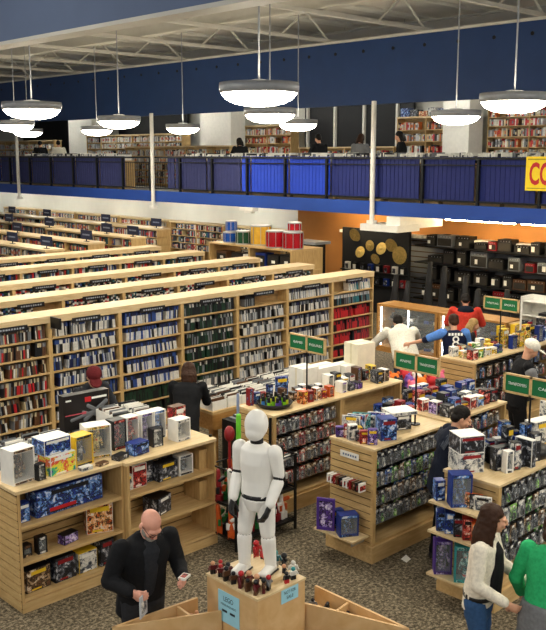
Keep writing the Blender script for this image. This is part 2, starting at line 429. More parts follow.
# ================================================================ WALL OF MEDIA BOOKCASES
DC = {'white': '#d4d1c9', 'cream': '#bfb18e', 'grey': '#72767b', 'black': '#141519', 'blue': '#2a4688', 'navy': '#121d48', 'red': '#b4242a', 'green': '#163626', 'brown': '#5a3c28', 'silver': '#b8bcc2', 'teal': '#2a6a78', 'orange': '#c86a30', 'maroon': '#5e1c20'}
DM = {k: flat('case_'+k, v, .35, .15, 30) for k, v in DC.items()}
DL = list(DC)
def case_mb(mb, w, h, d, lean, tilt, x, y, z, ci, li, frac):
    M = Matrix.Translation((x, y, z)) @ Matrix.Rotation(tilt, 4, 'Y') @ Matrix.Rotation(-lean, 4, 'X')
    mb.box(-w/2, w/2, 0, d, 0, h*frac, ci, M); mb.box(-w/2, w/2, 0, d, h*frac, h, li, M)
ROWZ = [1.72, 1.47, 1.22, .97, .72, .47, .22]
def bookcase_proto():
    t = thing('media_bookcase', 'x', 'bookcase', (0, 0, 0), 0, 'tall maple media bookcases')
    for x in (0, 1.17): part('side_panel', MB().box(x, x+.03, 0, .46, 0, 1.99), W_MAPLEX, t)
    part('back_panel', MB().box(.03, 1.17, .22, .24, .1, 1.95), flat('bookcase_back', '#a8895c', .6), t)
    for z in ROWZ: part('shelf', MB().box(.03, 1.17, 0, .22, z-.022, z).box(.03, 1.17, .24, .46, z-.022, z), W_MAPLE, t)
    part('top_board', MB().box(0, 1.2, -.012, .472, 2.0, 2.04).box(0, 1.2, -.008, .01, 1.94, 2.0).box(0, 1.2, .45, .468, 1.94, 2.0), W_TOP, t)
    part('plinth', MB().box(.03, 1.17, .02, .04, 0, .198), W_MAPLE, t)
    m = MB().box(.36, .84, -.022, -.009, 1.89, 1.965)
    for k in range(9): m.box(.42+k*.042, .42+k*.042+random.uniform(.018, .034), -.024, -.022, 1.917, 1.94, 1)
    part('category_sign', m, [flat('sign_black', '#16171c', .4), flat('faded_white_print', '#9aa0aa')], t)
    return t
bp = bookcase_proto(); first = True
RUNS = [(11.3, 5.28, 7, 'front media wall'), (12.92, 5.28, 7, 'second media run'), (14.58, 6.48, 6, 'third media run'), (16.52, 7.68, 5, 'fourth media run'), (18.22, 7.68, 5, 'rearmost media run')]
for ri, (y, x0, n, nm) in enumerate(RUNS):
    for k in range(n):
        l = f'tall maple media bookcase, {nth(n-1-k)} from the right end of the {nm}'
        if first: bp.location = (x0+1.2*k, y, 0); bp['label'] = l; first = False
        else: dup(bp, (x0+1.2*k, y, 0), 0, l)
# palettes per bay and shelf of the front wall: (case colours, label colours, gap chance)
W8 = {
 0: [(['cream','brown','black','black','grey','white','brown','red'], ['cream','black','grey','brown'])]*6,
 1: [(['white','white','grey','black'], ['blue','white','navy'])]*2+[(['blue','white','black','navy','silver','navy','grey'], ['black','blue','navy','grey','white'])]*4,
 2: [(['white','silver','blue','black','white'], ['blue','navy','navy','black'])]*5+[(['green','black'], ['green','black'])],
 3: [(['green','black','black','grey','green','black'], ['green','black','grey','black','white'])]*5+[(['white','grey','black'], ['grey','green'])],
 4: [(['black','grey'], ['black'])]+[(['white','grey','black','silver'], ['black','white','grey'])]*5,
 5: [(['grey','white','black','silver'], ['black','navy','grey'])]*6,
 6: [(['white','white','teal'], ['white','blue'])]+[(['grey','teal','black'], ['grey','silver','white'])]+[(['red','black','red'], ['red','black'])]*3+[(['red','black'], ['black'])],
}
protos = {}
def case_obj(ci, li, w, lean, tilt):
    key = (ci, li, round(w, 3), round(lean, 2))
    if key not in protos:
        mb = MB(); case_mb(mb, w, .19, .135, lean, 0, 0, 0, 0, 0, 1, .68)
        protos[key] = mb.mesh('dvd_case', [DM[ci], DM[li]])
    return protos[key]
rest = MB(); cnt = 0
BN = {0: 'leftmost', 1: 'second', 2: 'third'}
for bay in (1, 0, 2, 3, 4, 5, 6):
    X0 = 5.28+1.2*bay+.04
    for row in range(7):
        cs, ls = W8[bay][min(row, 5)]
        x = X0+random.uniform(0, .02); k = 0; lean = random.choice([.06, .1, .14])
        run = 0; tl = 0
        while x < X0+1.1:
            if bay == 4 and row == 0 and (x < X0+.1 or x > X0+.38) : x += .04; continue
            if bay == 6 and row == 0 and x < X0+.42: x += .04; continue
            w = random.choice([.015, .02, .026])
            if run <= 0:
                run = random.randint(5, 16); tl = random.choice([0, 0, 0, .12, .2, -.1]); 
                if random.random() < .3: x += random.uniform(.02, .06)
                x += abs(tl)*.16
            run -= 1
            if x+w > X0+1.1: break
            ci = random.choice(cs); li = random.choice(ls)
            z = ROWZ[row]+abs(tl)*w*.5+.001
            if cnt < 300 and bay < 2 and row < 6:
                o = link(bpy.data.objects.new('dvd_case', case_obj(ci, li, w, .1, 0)))
                o.location = (x+w/2, 11.325, z); o.rotation_euler = (0, tl*.6, 0)
                tag(o, f'{ci} DVD case, {li} top, {nth(k)} from left, {nth(row)} shelf down, {BN[bay]} bookcase of front wall', 'DVD', 'DVD cases on the front media wall')
                cnt += 1
            else:
                case_mb(rest, w, .19, .135, .1, tl*.6, x+w/2, 11.325, z, DL.index(ci), DL.index(li), .68)
            x += w+.003+abs(tl)*.01; k += 1
o = solo('dvd_cases', rest, [DM[k] for k in DL], 'many DVD cases filling the remaining shelves of the front media wall', 'DVDs'); o['kind'] = 'stuff'
# books / tapes on the visible upper shelves of the runs behind
BK = MB(); bcnt = 0; bmesh_p = {}
def bk_mesh(ci, w, h):
    key = (ci, w, h)
    if key not in bmesh_p:
        mb = MB(); mb.box(-w/2, w/2, 0, .15, 0, h*.6, 0); mb.box(-w/2, w/2, 0, .15, h*.6, h*.8, 1); mb.box(-w/2, w/2, 0, .15, h*.8, h, 0)
        bmesh_p[key] = mb.mesh('video_case', [DM[ci], DM['white' if ci in ('black','navy','red','brown') else 'black']])
    return bmesh_p[key]
BKC = ['black', 'black', 'navy', 'grey', 'brown', 'white', 'cream', 'silver', 'red', 'blue', 'teal', 'green']
for ri in (1, 2, 3, 4):
    y, x0, n, nm = RUNS[ri]
    for bay in range(n):
        for row in range(2):
            X0 = x0+1.2*bay+.04; x = X0; k = 0
            if row == 0 and (ri, bay) in ((1, 4), (2, 3), (1, 1)): xs = X0+.6
            else: xs = X0+1.1
            while x < xs:
                w = random.choice([.026, .032, .04]); h = random.choice([.17, .19, .21]); ci = random.choice(BKC)
                if x+w > X0+1.1: break
                if random.random() < .06: x += .05; continue
                if bcnt < 300 and ri < 4 and row == 0:
                    o = link(bpy.data.objects.new('video_case', bk_mesh(ci, w, h))); o.location = (x+w/2, y+.03, ROWZ[row]+.001)
                    tag(o, f'{ci} video case, {nth(k)} from left, top shelf, {nth(n-1-bay)} bookcase from right, {nm}', 'video', 'video cases on the runs behind the front wall'); bcnt += 1
                else:
                    BK.box(x, x+w, y+.03, y+.18, ROWZ[row]+.001, ROWZ[row]+h, DL.index(ci))
                x += w+.002; k += 1
# runs turned the other way at far left, and wall shelves under and on the mezzanine
def run_unit(label, x, y0, L, rows, h, depth=.4, top=True, face=-1, group='far media shelving', name='media_shelving'):
    """shelving that runs along Y with its open side toward -X"""
    t = thing(name, label, 'shelving', (x, y0, rows[0][1] if False else 0), 0, group)
    return t
def shelving(label, x, y0, L, z0, zt, rows, depth=.4, group='far media shelving', fill=1.0, cols=None, toph=.05):
    t = thing('media_shelving', label, 'shelving', (x, y0, z0), 0, group)
    H = zt-z0
    part('back_panel', MB().box(depth-.02, depth, 0, L, 0, H-toph), W_MAPLE, t)
    n = max(1, round(L/1.2))
    for k in range(n+1):
        part('upright', MB().box(0, depth-.02, max(0, k*L/n-.03), max(.03, k*L/n), 0, H-toph), W_MAPLEX, t)
    part('top_board', MB().box(-.02, depth+.02, -.01, L+.01, H-toph, H), W_TOP, t)
    for r in rows: part('shelf', MB().box(.0, depth-.02, .0, L, r-.02, r), W_MAPLE, t)
    for ri_, r in enumerate(rows):
        nxt = rows[ri_+1]-.03 if ri_+1 < len(rows) else H-toph-.01
        y = .05
        while y < L-.08:
            w = random.choice([.03, .04, .05, .06]); hh = min(nxt-r-.03, random.uniform(.15, .24))
            if hh < .05: break
            if random.random() < 1.02-fill: y += random.choice([.1, .3]); continue
            ci = random.choice(cols or BKC)
            BK.box(x+.02, x+.02+min(.18, depth-.08), y0+y, y0+y+w, z0+r+.001, z0+r+hh, DL.index(ci))
            if random.random() < .5: BK.box(x+.016, x+.02, y0+y+.004, y0+y+w-.004, z0+r+hh*.3, z0+r+hh*.75, DL.index(random.choice(['white','cream','red','grey','orange'])))
            y += w+.004
    return t
YL = [(11.05, 19.3, 11, 'nearest of the cross runs at far left'), (12.75, 20.1, 13, 'second cross run at far left'), (14.45, 20.6, 4.6, 'third cross run, near part'), (14.85, 25.6, 9, 'third cross run, far part'), (16.75, 22.5, 14, 'rearmost cross run in front of the wall shelves')]
for x, y0, L, l in YL:
    shelving('long maple shelving topped with pale board, '+l, x, y0, L, 0, 2.05, [1.05, 1.3, 1.55, 1.78], .5)
for k in range(6):
    shelving(f'wall shelving of media under the mezzanine, {nth(k)} from the drums', 20.55, 20.6+k*3.2, 3.0, 0, 1.9, [.9, 1.15, 1.4, 1.65], .4, cols=BKC+['white', 'cream', 'white'])
# upstairs
Z2 = 3.17
UP = [(22.9, 18.2, 4.2, 1.4, [.15, .45, .75, 1.05], 'low upstairs bookcase below the black wall'), (22.9, 15.9, 2.2, 2.3, [.15, .5, .85, 1.2, 1.55, 1.9], 'tall upstairs bookcase right of the white pole'),
 (22.9, 22.8, 2.5, 2.2, [.15, .5, .85, 1.2, 1.55, 1.85], 'tall upstairs bookcase behind the big centre lamps'), (22.9, 10.8, 4.0, 2.5, [.15, .45, .75, 1.05, 1.35, 1.65, 1.95, 2.2], 'wide upstairs wall of media at far right'),
 (20.2, 23.0, 6.0, 1.45, [.1, .35, .6, .85, 1.1], 'low upstairs run seen through the railing gap'), (21.6, 27.3, 6.6, 1.95, [.2, .5, .8, 1.1, 1.4, 1.65], 'upstairs shelving behind the dusky navy panels'), (21.6, 36.6, 8, 1.8, [.2, .5, .8, 1.1, 1.4], 'upstairs shelving at the far left')]
for x, y0, L, h, rows, l in UP:
    shelving('maple shelving packed with media, '+l, x, y0, L, Z2, Z2+h, rows, .4, group='upstairs media shelving', cols=['white','cream','silver','grey','black','brown','red','cream','orange'] if x > 22 else ['white','white','cream','silver','white','grey','black'])
o = solo('video_cases', BK, [DM[k] for k in DL], 'many video cases and books filling the far shelving on both floors', 'videos'); o['kind'] = 'stuff'
struct('wall_upper', MB().box(23.6, 23.7, 18.0, 22.8, 3.17, 6.2).box(23.6, 23.7, 29.5, 34.4, 3.17, 6.2).box(23.6, 23.7, 37, 43, 3.17, 6.2), flat('black_wall', '#0d0f14', .5))
for k, y in enumerate((18.6, 20.0, 21.3, 22.6)):
    solo('window_mullion', MB().box(23.5, 23.6, y-.04, y+.04, Z2+1.2, 6.2), WHITE, f'thin white upright on the black upstairs wall, {nth(3-k)} from the left', 'mullion')
for y0, y1, l in ((14.95, 15.85, 'between the two upstairs media shelves at right'), (25.2, 26.95, 'behind the small centre-left lamps'), (34.4, 36.3, 'at the left end upstairs')):
    solo('square_column', MB().box(22.2, 22.9, y0, y1, Z2, 8.0).box(22.12, 22.2, y0-.04, y1+.04, Z2+1.0, Z2+1.08), WHITE, 'pale square column '+l, 'column')
# record bins just behind the railing, their white dividers showing over it
for k in range(14):
    y = 9.2+k*1.62
    if 22 < y < 24.2: continue
    t = thing('record_bin', f'upstairs record bin with white divider cards, {nth(k)} from the right behind the railing', 'record bin', (17.35, y, Z2), 0, 'upstairs record bins')
    part('cabinet', MB().box(0, .7, 0, 1.5, 0, .95), W_MAPLE, t)
    m = MB()
    for j in range(34):
        yy = .04+j*.042; m.box(.06+random.uniform(0, .04), .6, yy, yy+.02, .951, 1.1+random.uniform(0, .09), random.choice([0, 0, 0, 1, 2]))
    o = part('record_sleeves', m, [CARD, DM['black'], DM['grey']], t); o['kind'] = 'stuff'
# boxes on top of the tall upstairs bookcase
for k in range(6):
    c = ['yellow', 'blue', 'white', 'orange', 'dark', 'blue'][k]
    solo('carton', MB().box(0, .3, 0, .3, 0, .16+.05*(k % 3)), ART[c], f'{CNAME[c]} carton on top of the tall upstairs bookcase, {nth(k)} from the right', 'box', (22.95, 15.95+k*.35, Z2+2.301))
# aisle blade signs on the shelf tops
SG = [(8.0, 208), (20, 214), (43, 220), (47, 226), (53, 241), (11, 238), (26, 248), (88, 241), (107, 238), (107, 223), (127, 213), (147, 246), (163, 235), (193, 235), (137, 226)]
sgp = None
for i, (x, y, l) in enumerate(((11.25, 21.3, 'nearest cross run, left'), (11.25, 19.6, 'nearest cross run, right'), (12.95, 24.2, 'second cross run, left'), (12.95, 20.5, 'second cross run, right'), (14.65, 27.9, 'third cross run, far left'),
      (14.65, 25.3, 'third cross run, second from left'), (14.65, 22.1, 'third cross run, second from right'), (14.65, 20.8, 'third cross run, right end'), (16.95, 32, 'rearmost cross run, far left'), (16.95, 29.4, 'rearmost cross run, second from left'), (16.95, 25.6, 'rearmost cross run, second from right'), (16.95, 22.8, 'rearmost cross run, right end'))):
    l = 'small dark blue aisle sign standing on the '+l
    if sgp is None:
        sgp = thing('aisle_sign', l, 'sign', (x, y, 2.051), 0, 'aisle signs at far left')
        part('blade', MB().box(-.012, .012, -.26, .26, .06, .3), flat('blade_navy', '#1b2340', .5), sgp)
        m = MB().box(-.03, .03, -.1, .1, 0, .012).box(-.006, .006, -.02, .02, .012, .06); part('foot', m, BLACKM, sgp)
        m = MB()
        for k in range(6): m.box(-.015, -.0125, -.17+k*.058, -.13+k*.058, .16, .2)
        part('faded_print', m, flat('faded_print', '#8a93a8'), sgp)
    else: dup(sgp, (x, y, 2.051), 0, l)
t = thing('blade_sign', 'small dark blade sign standing out from the front media wall above the leftmost upright', 'sign', (6.48, 11.0, 1.88))
part('blade', MB().box(-.012, .012, 0, .26, .0, .16), BLACK, t)
part('bracket', MB().box(-.006, .006, .22, .29, -.02, .0), STEEL, t)

# ================================================================ FRONT BOOKCASES
def front_case(x, y, label):
    t = thing('display_bookcase', label, 'bookcase', (x, y, 0), 0, 'low maple display bookcases')
    for xx, n in ((0, 'side_panel'), (1.155, 'side_panel')):
        m = MB().box(xx, xx+.03, 0, .6, 0, 1.19)
        if xx == 0 and x < 4:
            m.box(-.004, 0, .0, .6, .04, 1.19, 2)
            for k in range(14): m.box(-.016, -.004, 0, .6, .05+k*.081, .117+k*.081, 1)
        part(n, m, [W_MAPLEX, W_SLAT, GROOVE], t)
    m = MB().box(.03, 1.155, .42, .44, 0, 1.19, 1)
    for k in range(14): m.box(.03, 1.155, .408, .42, .05+k*.081, .117+k*.081, 0)
    part('back_panel', m, [W_SLAT, GROOVE], t)
    for z in (.86, .5, .14): part('shelf', MB().box(.03, 1.155, .0, .408, z-.03, z), W_MAPLE, t)
    part('top_board', MB().box(-.02, 1.19, -.01, .61, 1.19, 1.225), W_TOP, t, .004)
    part('plinth', MB().box(.0, 1.185, -.008, .02, 0, .1), W_MAPLE, t)
    if x > 4:
        for z in (.86, .5): part('end_block', MB().box(1.04, 1.155, .12, .4, z, z+.22), W_MAPLEX, t)
    return t
FB1 = front_case(3.8, 7.36, 'low maple bookcase of toys in the left foreground, slatted end facing out')
FB2 = front_case(4.99, 7.3, 'low maple bookcase behind the bald man, its lowest shelf empty')
# ---------------------------------------------------------------- packages
used = {}
def toy_box(label, x, y, z, w, h, d, col, rz=0, group=None, name='toy_box', side=None, rx=0):
    """carton with printed front toward local -Y"""
    m = MB().box(-w/2, w/2, -d/2, d/2, 0, h, 0)
    e = .003
    m.box(-w/2+.006, w/2-.006, -d/2-e, -d/2, .006, h-.006, 1)
    m.box(-w/2-e, -w/2, -d/2+.006, d/2-.006, .006, h-.006, 1)
    if h > .1 and w > .07:
        u = random.uniform(.55, .85)*w/2; m.box(-u, u, -d/2-e-.002, -d/2-e, h*.74, h*.9, 2); m.box(-w*.3, w*.1, -d/2-e-.002, -d/2-e, h*.06, h*.13, 2)
    o = solo(name, m, [SIDEM[side or col], ART[col], random.choice([CARD, SIDEM['yellow'], SIDEM['red'], SIDEM['dark'], CARD])], label, 'toy box', (x, y, z+.001), rz, group)
    o.rotation_euler = (rx, 0, rz)
    return o
def window_box(label, x, y, z, w, h, d, col, rz=0, group=None, fig='dark'):
    t = thing('window_box', label, 'toy box', (x, y, z+.001), rz, group)
    f = .014
    m = MB().box(-w/2, w/2, d/2-.01, d/2, 0, h).box(-w/2, w/2, -d/2, d/2, h-.035, h).box(-w/2, w/2, -d/2, d/2, 0, .03)
    m.box(-w/2, -w/2+f, -d/2, d/2, .03, h-.035).box(w/2-f, w/2, -d/2, d/2, .03, h-.035)
    m.box(-w/2+.01, w/2-.01, d/2-.013, d/2-.01, .03, h-.035, 2)
    m.box(-w/2+.02, w/2-.02, -d/2-.002, -d/2, h-.03, h-.006, 1).box(-w/2+.02, w/2-.02, -d/2-.002, -d/2, .004, .024, 1)
    part('carton', m, [SIDEM[col], ART[fig], SIDEM['brown' if fig in ('dark', 'brown') else 'dark']], t)
    part('window', MB().box(-w/2+f, w/2-f, -d/2+.002, -d/2+.004, .03, h-.035), PANE, t)
    hh = h-.075
    m = MB().ell((0, 0, .032+hh*.8), (hh*.17, hh*.15, hh*.19)).cap((0, 0, .04+hh*.3), (0, 0, .03+hh*.62), hh*.13, hh*.15)
    m.cap((-hh*.08, 0, .03+hh*.05), (-hh*.07, 0, .03+hh*.3), hh*.07).cap((hh*.08, 0, .03+hh*.05), (hh*.07, 0, .03+hh*.3), hh*.07)
    m.cap((-hh*.16, 0, .03+hh*.6), (-hh*.24, -.01, .03+hh*.32), hh*.055).cap((hh*.16, 0, .03+hh*.6), (hh*.24, -.01, .03+hh*.32), hh*.055)
    part('figure', m, ART[fig], t)
    return t
TOP1, TOP2 = 1.226, 1.226
window_box('clear-fronted white figure box at the left front corner of the slat-ended bookcase top', 3.95, 7.6, TOP1, .25, .34, .2, 'white', .12, fig='brown')
window_box('small dark figure box between the corner white box and the rainbow box', 4.12, 7.5, TOP1, .09, .16, .08, 'dark', .1, fig='white')
toy_box('box with rainbow-striped front on the slat-ended bookcase, under a white box', 4.36, 7.58, TOP1, .3, .2, .2, 'rainbow', .12, side='white')
toy_box('white box with a red and blue picture lying on the rainbow box', 4.33, 7.62, TOP1+.202, .3, .16, .22, 'blue', .05, side='white')
window_box('figure box with yellow band, white lid and clear front, next to the rainbow box', 4.64, 7.62, TOP1, .22, .31, .17, 'yellow', .1, fig='dark')
window_box('large clear display box with yellow trim near the bookcase joint', 4.9, 7.72, TOP1, .27, .34, .2, 'white', -.25, fig='yellow')
toy_box('small grey pack lying flat near the bookcase joint', 5.02, 7.46, TOP1, .16, .05, .1, 'dark', .3)
toy_box('tiny silver pack lying before the rainbow box', 4.58, 7.42, TOP1, .13, .04, .07, 'white', .05)
toy_box('tiny pale pack lying in front of the yellow-banded box', 4.78, 7.43, TOP1, .12, .03, .07, 'brown', .2)
# big black set box on the table behind
t = thing('set_box', 'large black set box with red and white print, standing behind the left bookcase', 'toy box', (5.57, 9.0, 1.115), -.06)
part('carton', MB().box(-.3, .3, -.06, .06, 0, .42), [flat('carton_black', '#171314', .35)], t)
part('kraft_side', MB().box(.3, .304, -.058, .058, 0, .42), flat('kraft', '#b08a58', .7), t)
m = MB()
for a, b, r in (((-.2, .12), (.2, .2), .02), ((-.02, .1), (.26, .28), .028), ((.02, .26), (.24, .12), .024), ((.1, .2), (.16, .2), .05), ((-.05, .2), (.2, .1), .014)):
    m.cap((a[0], -.062, a[1]), (b[0], -.062, b[1]), r, n=8, side=(1, 0, 0), ratio=.15)
part('printed_ship', m, flat('print_grey', '#6d7076', .5), t)
part('printed_tip', MB().box(-.06, -.01, -.066, -.061, .17, .2).box(-.28, -.06, -.064, -.061, .178, .19), flat('print_pink', '#c0505e'), t)
part('print_red', MB().box(-.02, .06, -.064, -.061, .31, .37), REDT, t)
part('print_white', MB().box(.07, .27, -.064, -.061, .335, .36), WINK, t); part('print_white', MB().box(-.27, -.2, -.064, -.061, .35, .37), WINK, t)
# second bookcase top
for k, (x, c, l) in enumerate(((5.19, 'red', 'black-red figure box'), (5.36, 'red', 'white-framed red figure box'), (5.55, 'purple', 'white-framed purple figure box'), (5.72, 'blue', 'white-framed blue figure box'))):
    window_box(l+f' at the back of the second bookcase top, {nth(k)} from the left', x, 7.78, TOP2, .165, .32, .14, 'white' if k else 'dark', .03, fig=c)
toy_box('small blue box lying at the front of the bookcase top behind the bald man', 5.25, 7.48, TOP2, .2, .13, .14, 'blue', .1, name='small_box', side='blue')
window_box('black and white figure box in front of the purple one', 5.54, 7.55, TOP2, .13, .2, .1, 'dark', -.1, fig='white')
window_box('greyish white cube box at the right end of the bookcase top', 5.86, 7.55, TOP2, .19, .24, .16, 'white', .05, fig='white')
toy_box('dark red box at the right rear corner of the bookcase top', 6.02, 7.8, TOP2, .17, .3, .12, 'red', .05, side='brown')
# shelves, first bookcase (world z of shelf)
s1, s2, s3 = .86, .5, .14
toy_box('small blue box standing at the left of the top shelf', 3.92, 7.5, s1, .11, .19, .09, 'blue', .05)
t = toy_box('wide blue playset box filling the top shelf of the slat-ended bookcase', 4.42, 7.56, s1, .76, .26, .2, 'blue', .04, name='playset_box')
m = MB().box(-.24, .06, -.106, -.1, .03, .065); o = part('red_label', m, REDT, t)
toy_box('brown carton leaning behind the right end of the wide blue playset', 4.86, 7.7, s1, .1, .27, .06, 'dark', .1)
window_box('small figure box at the left end of the middle shelf', 3.93, 7.5, s2, .1, .12, .08, 'dark', .1, fig='brown')
window_box('small dark figure box second on the middle shelf', 4.08, 7.47, s2, .1, .17, .08, 'dark', .0, fig='white')
toy_box('little pink box lying on the middle shelf', 4.4, 7.5, s2, .18, .1, .1, 'purple', .2, side='dark')
toy_box('white-sided black box with an orange figure at the right of the middle shelf', 4.77, 7.52, s2, .27, .31, .14, 'orange', -.35, side='white')
for k, (x, w, h, c, l) in enumerate(((4.02, .27, .23, 'brown', 'dark reddish box'), (4.32, .24, .25, 'dark', 'big black box'), (4.58, .22, .22, 'white', 'white and gold box'), (4.81, .17, .27, 'dark', 'tall black figure box'))):
    toy_box(l+f' on the bottom shelf of the slat-ended bookcase, {nth(k)} from the left', x, 7.53, s3, w, h, .18, c, .05, side='dark' if c != 'white' else 'yellow')
# shelves, second bookcase
toy_box('small white and black pack at the left end of the top shelf, second bookcase', 5.1, 7.47, s1, .1, .17, .06, 'white', .05)
toy_box('white box with a big red cross pattern on the second bookcase', 5.25, 7.5, s1, .18, .25, .1, 'red', .0, side='white')
toy_box('tall black box next to the red-crossed box', 5.41, 7.56, s1, .1, .26, .12, 'dark', .0)
toy_box('dark box with blue and pink robots on the top shelf, second bookcase', 5.6, 7.48, s1, .26, .2, .12, 'dark', .05)
toy_box('long brown box standing behind the robot box', 5.65, 7.63, s1, .4, .26, .1, 'brown', .0)
window_box('white-framed black figure box, last on the top shelf of the second bookcase', 5.84, 7.47, s1, .19, .22, .12, 'white', .0, fig='dark')
toy_box('black box standing alone on the middle shelf just behind the bald head', 5.5, 7.5, s2, .24, .2, .2, 'dark', .3)
# ================================================================ COMIC TABLES
def comic_table(label, x0, x1, y0, y1, z):
    t = thing('display_table', label, 'table', (x0, y0, 0))
    L = x1-x0; D = y1-y0
    part('tabletop', MB().box(0, L, 0, D, z-.04, z), W_MAPLE, t)
    part('apron', MB().box(.02, L-.02, .0, .03, z-.26, z-.04).box(.02, L-.02, D-.03, D, z-.26, z-.04).box(0, .03, 0, D, z-.26, z-.04).box(L-.03, L, 0, D, z-.26, z-.04), W_OAK, t)
    for a in (.03, L-.12):
        for b in (.03, D-.12): part('leg', MB().box(a, a+.09, b, b+.09, 0, z-.26), W_OAK, t)
    return t
def comic_box(label, x, y, z, w, L, h, rz, n):
    t = thing('comic_box', label, 'box', (x, y, z+.001), rz, 'white boxes of comics on the tables')
    part('carton', MB().box(-w/2, w/2, -L/2, L/2, 0, .008).box(-w/2, -w/2+.006, -L/2, L/2, .008, h).box(w/2-.006, w/2, -L/2, L/2, .008, h).box(-w/2+.006, w/2-.006, -L/2, -L/2+.006, .008, h).box(-w/2+.006, w/2-.006, L/2-.006, L/2, .008, h), CARD, t)
    m = MB(); k = int((L-.05)/.016)
    for j in range(k):
        yy = -L/2+.02+j*.016
        m.box(-w/2+.01+random.uniform(0, .012), w/2-.01-random.uniform(0, .012), yy, yy+.008, .009, h+random.uniform(.005, .05), random.choice([0, 0, 0, 1, 1, 2, 2, 3]))
    o = part('comics', m, [CARD, DM['grey'], DM['black'], DM['brown']], t); o['kind'] = 'stuff'
comic_table('long maple table of comic boxes behind the front bookcases', 3.5, 6.45, 8.05, 9.35, .86)
comic_table('maple table of comic boxes behind the pegboard rack, oak apron showing at its left end', 7.6, 10.2, 9.05, 9.8, .86)
n = 0
for r in range(2):
    for k in range(11):
        x = 3.66+k*.26; y = 8.4+r*.62
        if r == 0 and 4.72 < x < 5.4: continue
        comic_box(f'white comic box, {nth(k)} from left, {"near" if r == 0 else "far"} row, table behind the front bookcases', x, y, .86, .235, .56, .2, random.uniform(-.02, .02), n)
for k in range(2):
    comic_box(f'white box of comics stacked on top near the maroon-capped person, {"left" if k == 0 else "right"} one', 5.75+k*.27, 8.6, 1.13, .235, .56, .2, -.1, n)
for r in range(1):
    for k in range(9):
        comic_box(f'white comic box, {nth(k)} from left, oak-aproned table by the white cartons', 7.76+k*.272, 9.43, .86, .25, .68, .13, random.uniform(-.02, .02), n)
m = MB().box(-.32, .32, -.25, .25, 0, .78, 0).box(-.3, .3, -.26, -.25, .72, .8, 0)
for k in range(6): m.box(-.25+k*.09, -.19+k*.09, -.2, .2, .78, .8+.02*(k % 3), 1)
solo('black_bin', m, [BLACK, DM['grey']], 'black plastic bin standing under the end of the oak-aproned table', 'bin', (8.0, 8.7, 0))

# ================================================================ GONDOLAS
def slat_end(m, W, H, x, out):
    """slatted board on the end: groove backing + boards standing proud"""
    m.box(x-.012, x+.012, 0, W, .0, H, 1)
    n = int((H-.16)/.081); z0 = .14
    for k in range(n+1):
        z1 = min(z0+.067, H)
        m.box(x+(out*.012 if out > 0 else -.024), x+(.024 if out > 0 else -.012), .004, W-.004, z0, z1, 0); z0 += .081
def gondola(label, x, y, L, W=.61, H=1.24, pegs=(), ncol=0, open_back=False):
    t = thing('display_gondola', label, 'display rack', (x, y, 0), 0, 'slat-ended maple gondolas')
    m = MB(); slat_end(m, W, H, 0, -1); part('end_panel', m, [W_SLAT, GROOVE], t)
    part('far_end_panel', MB().box(L-.03, L, 0, W, 0, H), W_MAPLEX, t)
    part('corner_post', MB().box(-.02, .03, -.004, .03, .1, H), W_MAPLEX, t)
    part('pegboard', MB().box(.012, L-.03, W/2-.012, W/2+.012, .2, H), W_SLAT if open_back else PEG, t)
    part('top_board', MB().box(-.03, L+.01, -.012, W+.012, H, H+.03), W_TOP, t, .004)
    part('deck', MB().box(.012, L-.03, .0, W, .18, .21), W_MAPLE, t)
    part('plinth', MB().box(-.05, L+.02, -.03, W+.03, 0, .18), W_MAPLE, t)
    for z in pegs:
        for k in range(ncol):
            xx = .09+(L-.2)*k/(ncol-1)
            part('peg_hook', MB().cyl((xx, W/2-.012, z), (xx, .03, z+.012), .004, n=6), STEEL, t)
    return t
CARDK = {}
def card_mesh(col, toy, v):
    key = (col, toy, v)
    if key not in CARDK:
        m = MB().box(-.055, .055, -.002, .002, -.17, 0, 0)
        m.box(-.042, .042, -.026, -.002, -.15, -.05, 1)
        m.cap((0, -.014, -.135), (0, -.014, -.085), .018, .016, n=8, mi=2).ell((0, -.014, -.066), (.012, .01, .013), 8, 6, 2)
        m.box(-.02, .02, -.0035, -.002, -.035, -.012, 3)
        CARDK[key] = m.mesh('blister_pack', [ART[col], BLIS, ART[toy], CARD])
    return CARDK[key]
def cards(gx, gy, L, zs, ncol, cols, where, cn, W=.61, group=None, skip=0.0, toys=('dark', 'red', 'white')):
    for r, z in enumerate(zs):
        for k in range(ncol):
            if random.random() < skip: continue
            for d in range(2):
                c = cols[(k*3+r*5+d) % len(cols)] if random.random() < .7 else random.choice(cols)
                xx = gx+.09+(L-.2)*k/(ncol-1)
                if d and random.random() < .6: break
                o = link(bpy.data.objects.new('blister_pack', card_mesh(c, random.choice(toys), 0)))
                o.location = (xx+random.uniform(-.006, .006), gy+.06+d*.05, z+.012+.028); o.rotation_euler = (random.uniform(-.03, .03), 0, random.uniform(-.1, .1))
                tag(o, f'{CNAME[c]} carded toy, {"front" if d == 0 else "second"} on {nth(k)} peg from left, {nth(r)} row, {where}', 'blister pack', cn)
MZ = (1.12, .9, .68, .46); GZ = (1.13, .92, .71, .5)
gondola('maple gondola hung with clear blister packs, behind the white mannequin', 7.14, 7.37, 1.2, pegs=MZ, ncol=10)
cards(7.14, 7.37, 1.2, MZ, 10, ['brown', 'dark', 'red', 'brown', 'white'], 'gondola behind white mannequin', 'blister packs behind the mannequin')
gondola('open maple gondola in line behind the blister-pack gondola, its right half empty', 8.36, 7.37, 1.2, pegs=(), ncol=0, open_back=True)
gondola('maple gondola with slat end and black pegboard side, centre right', 7.05, 5.76, 1.3, pegs=GZ, ncol=11)
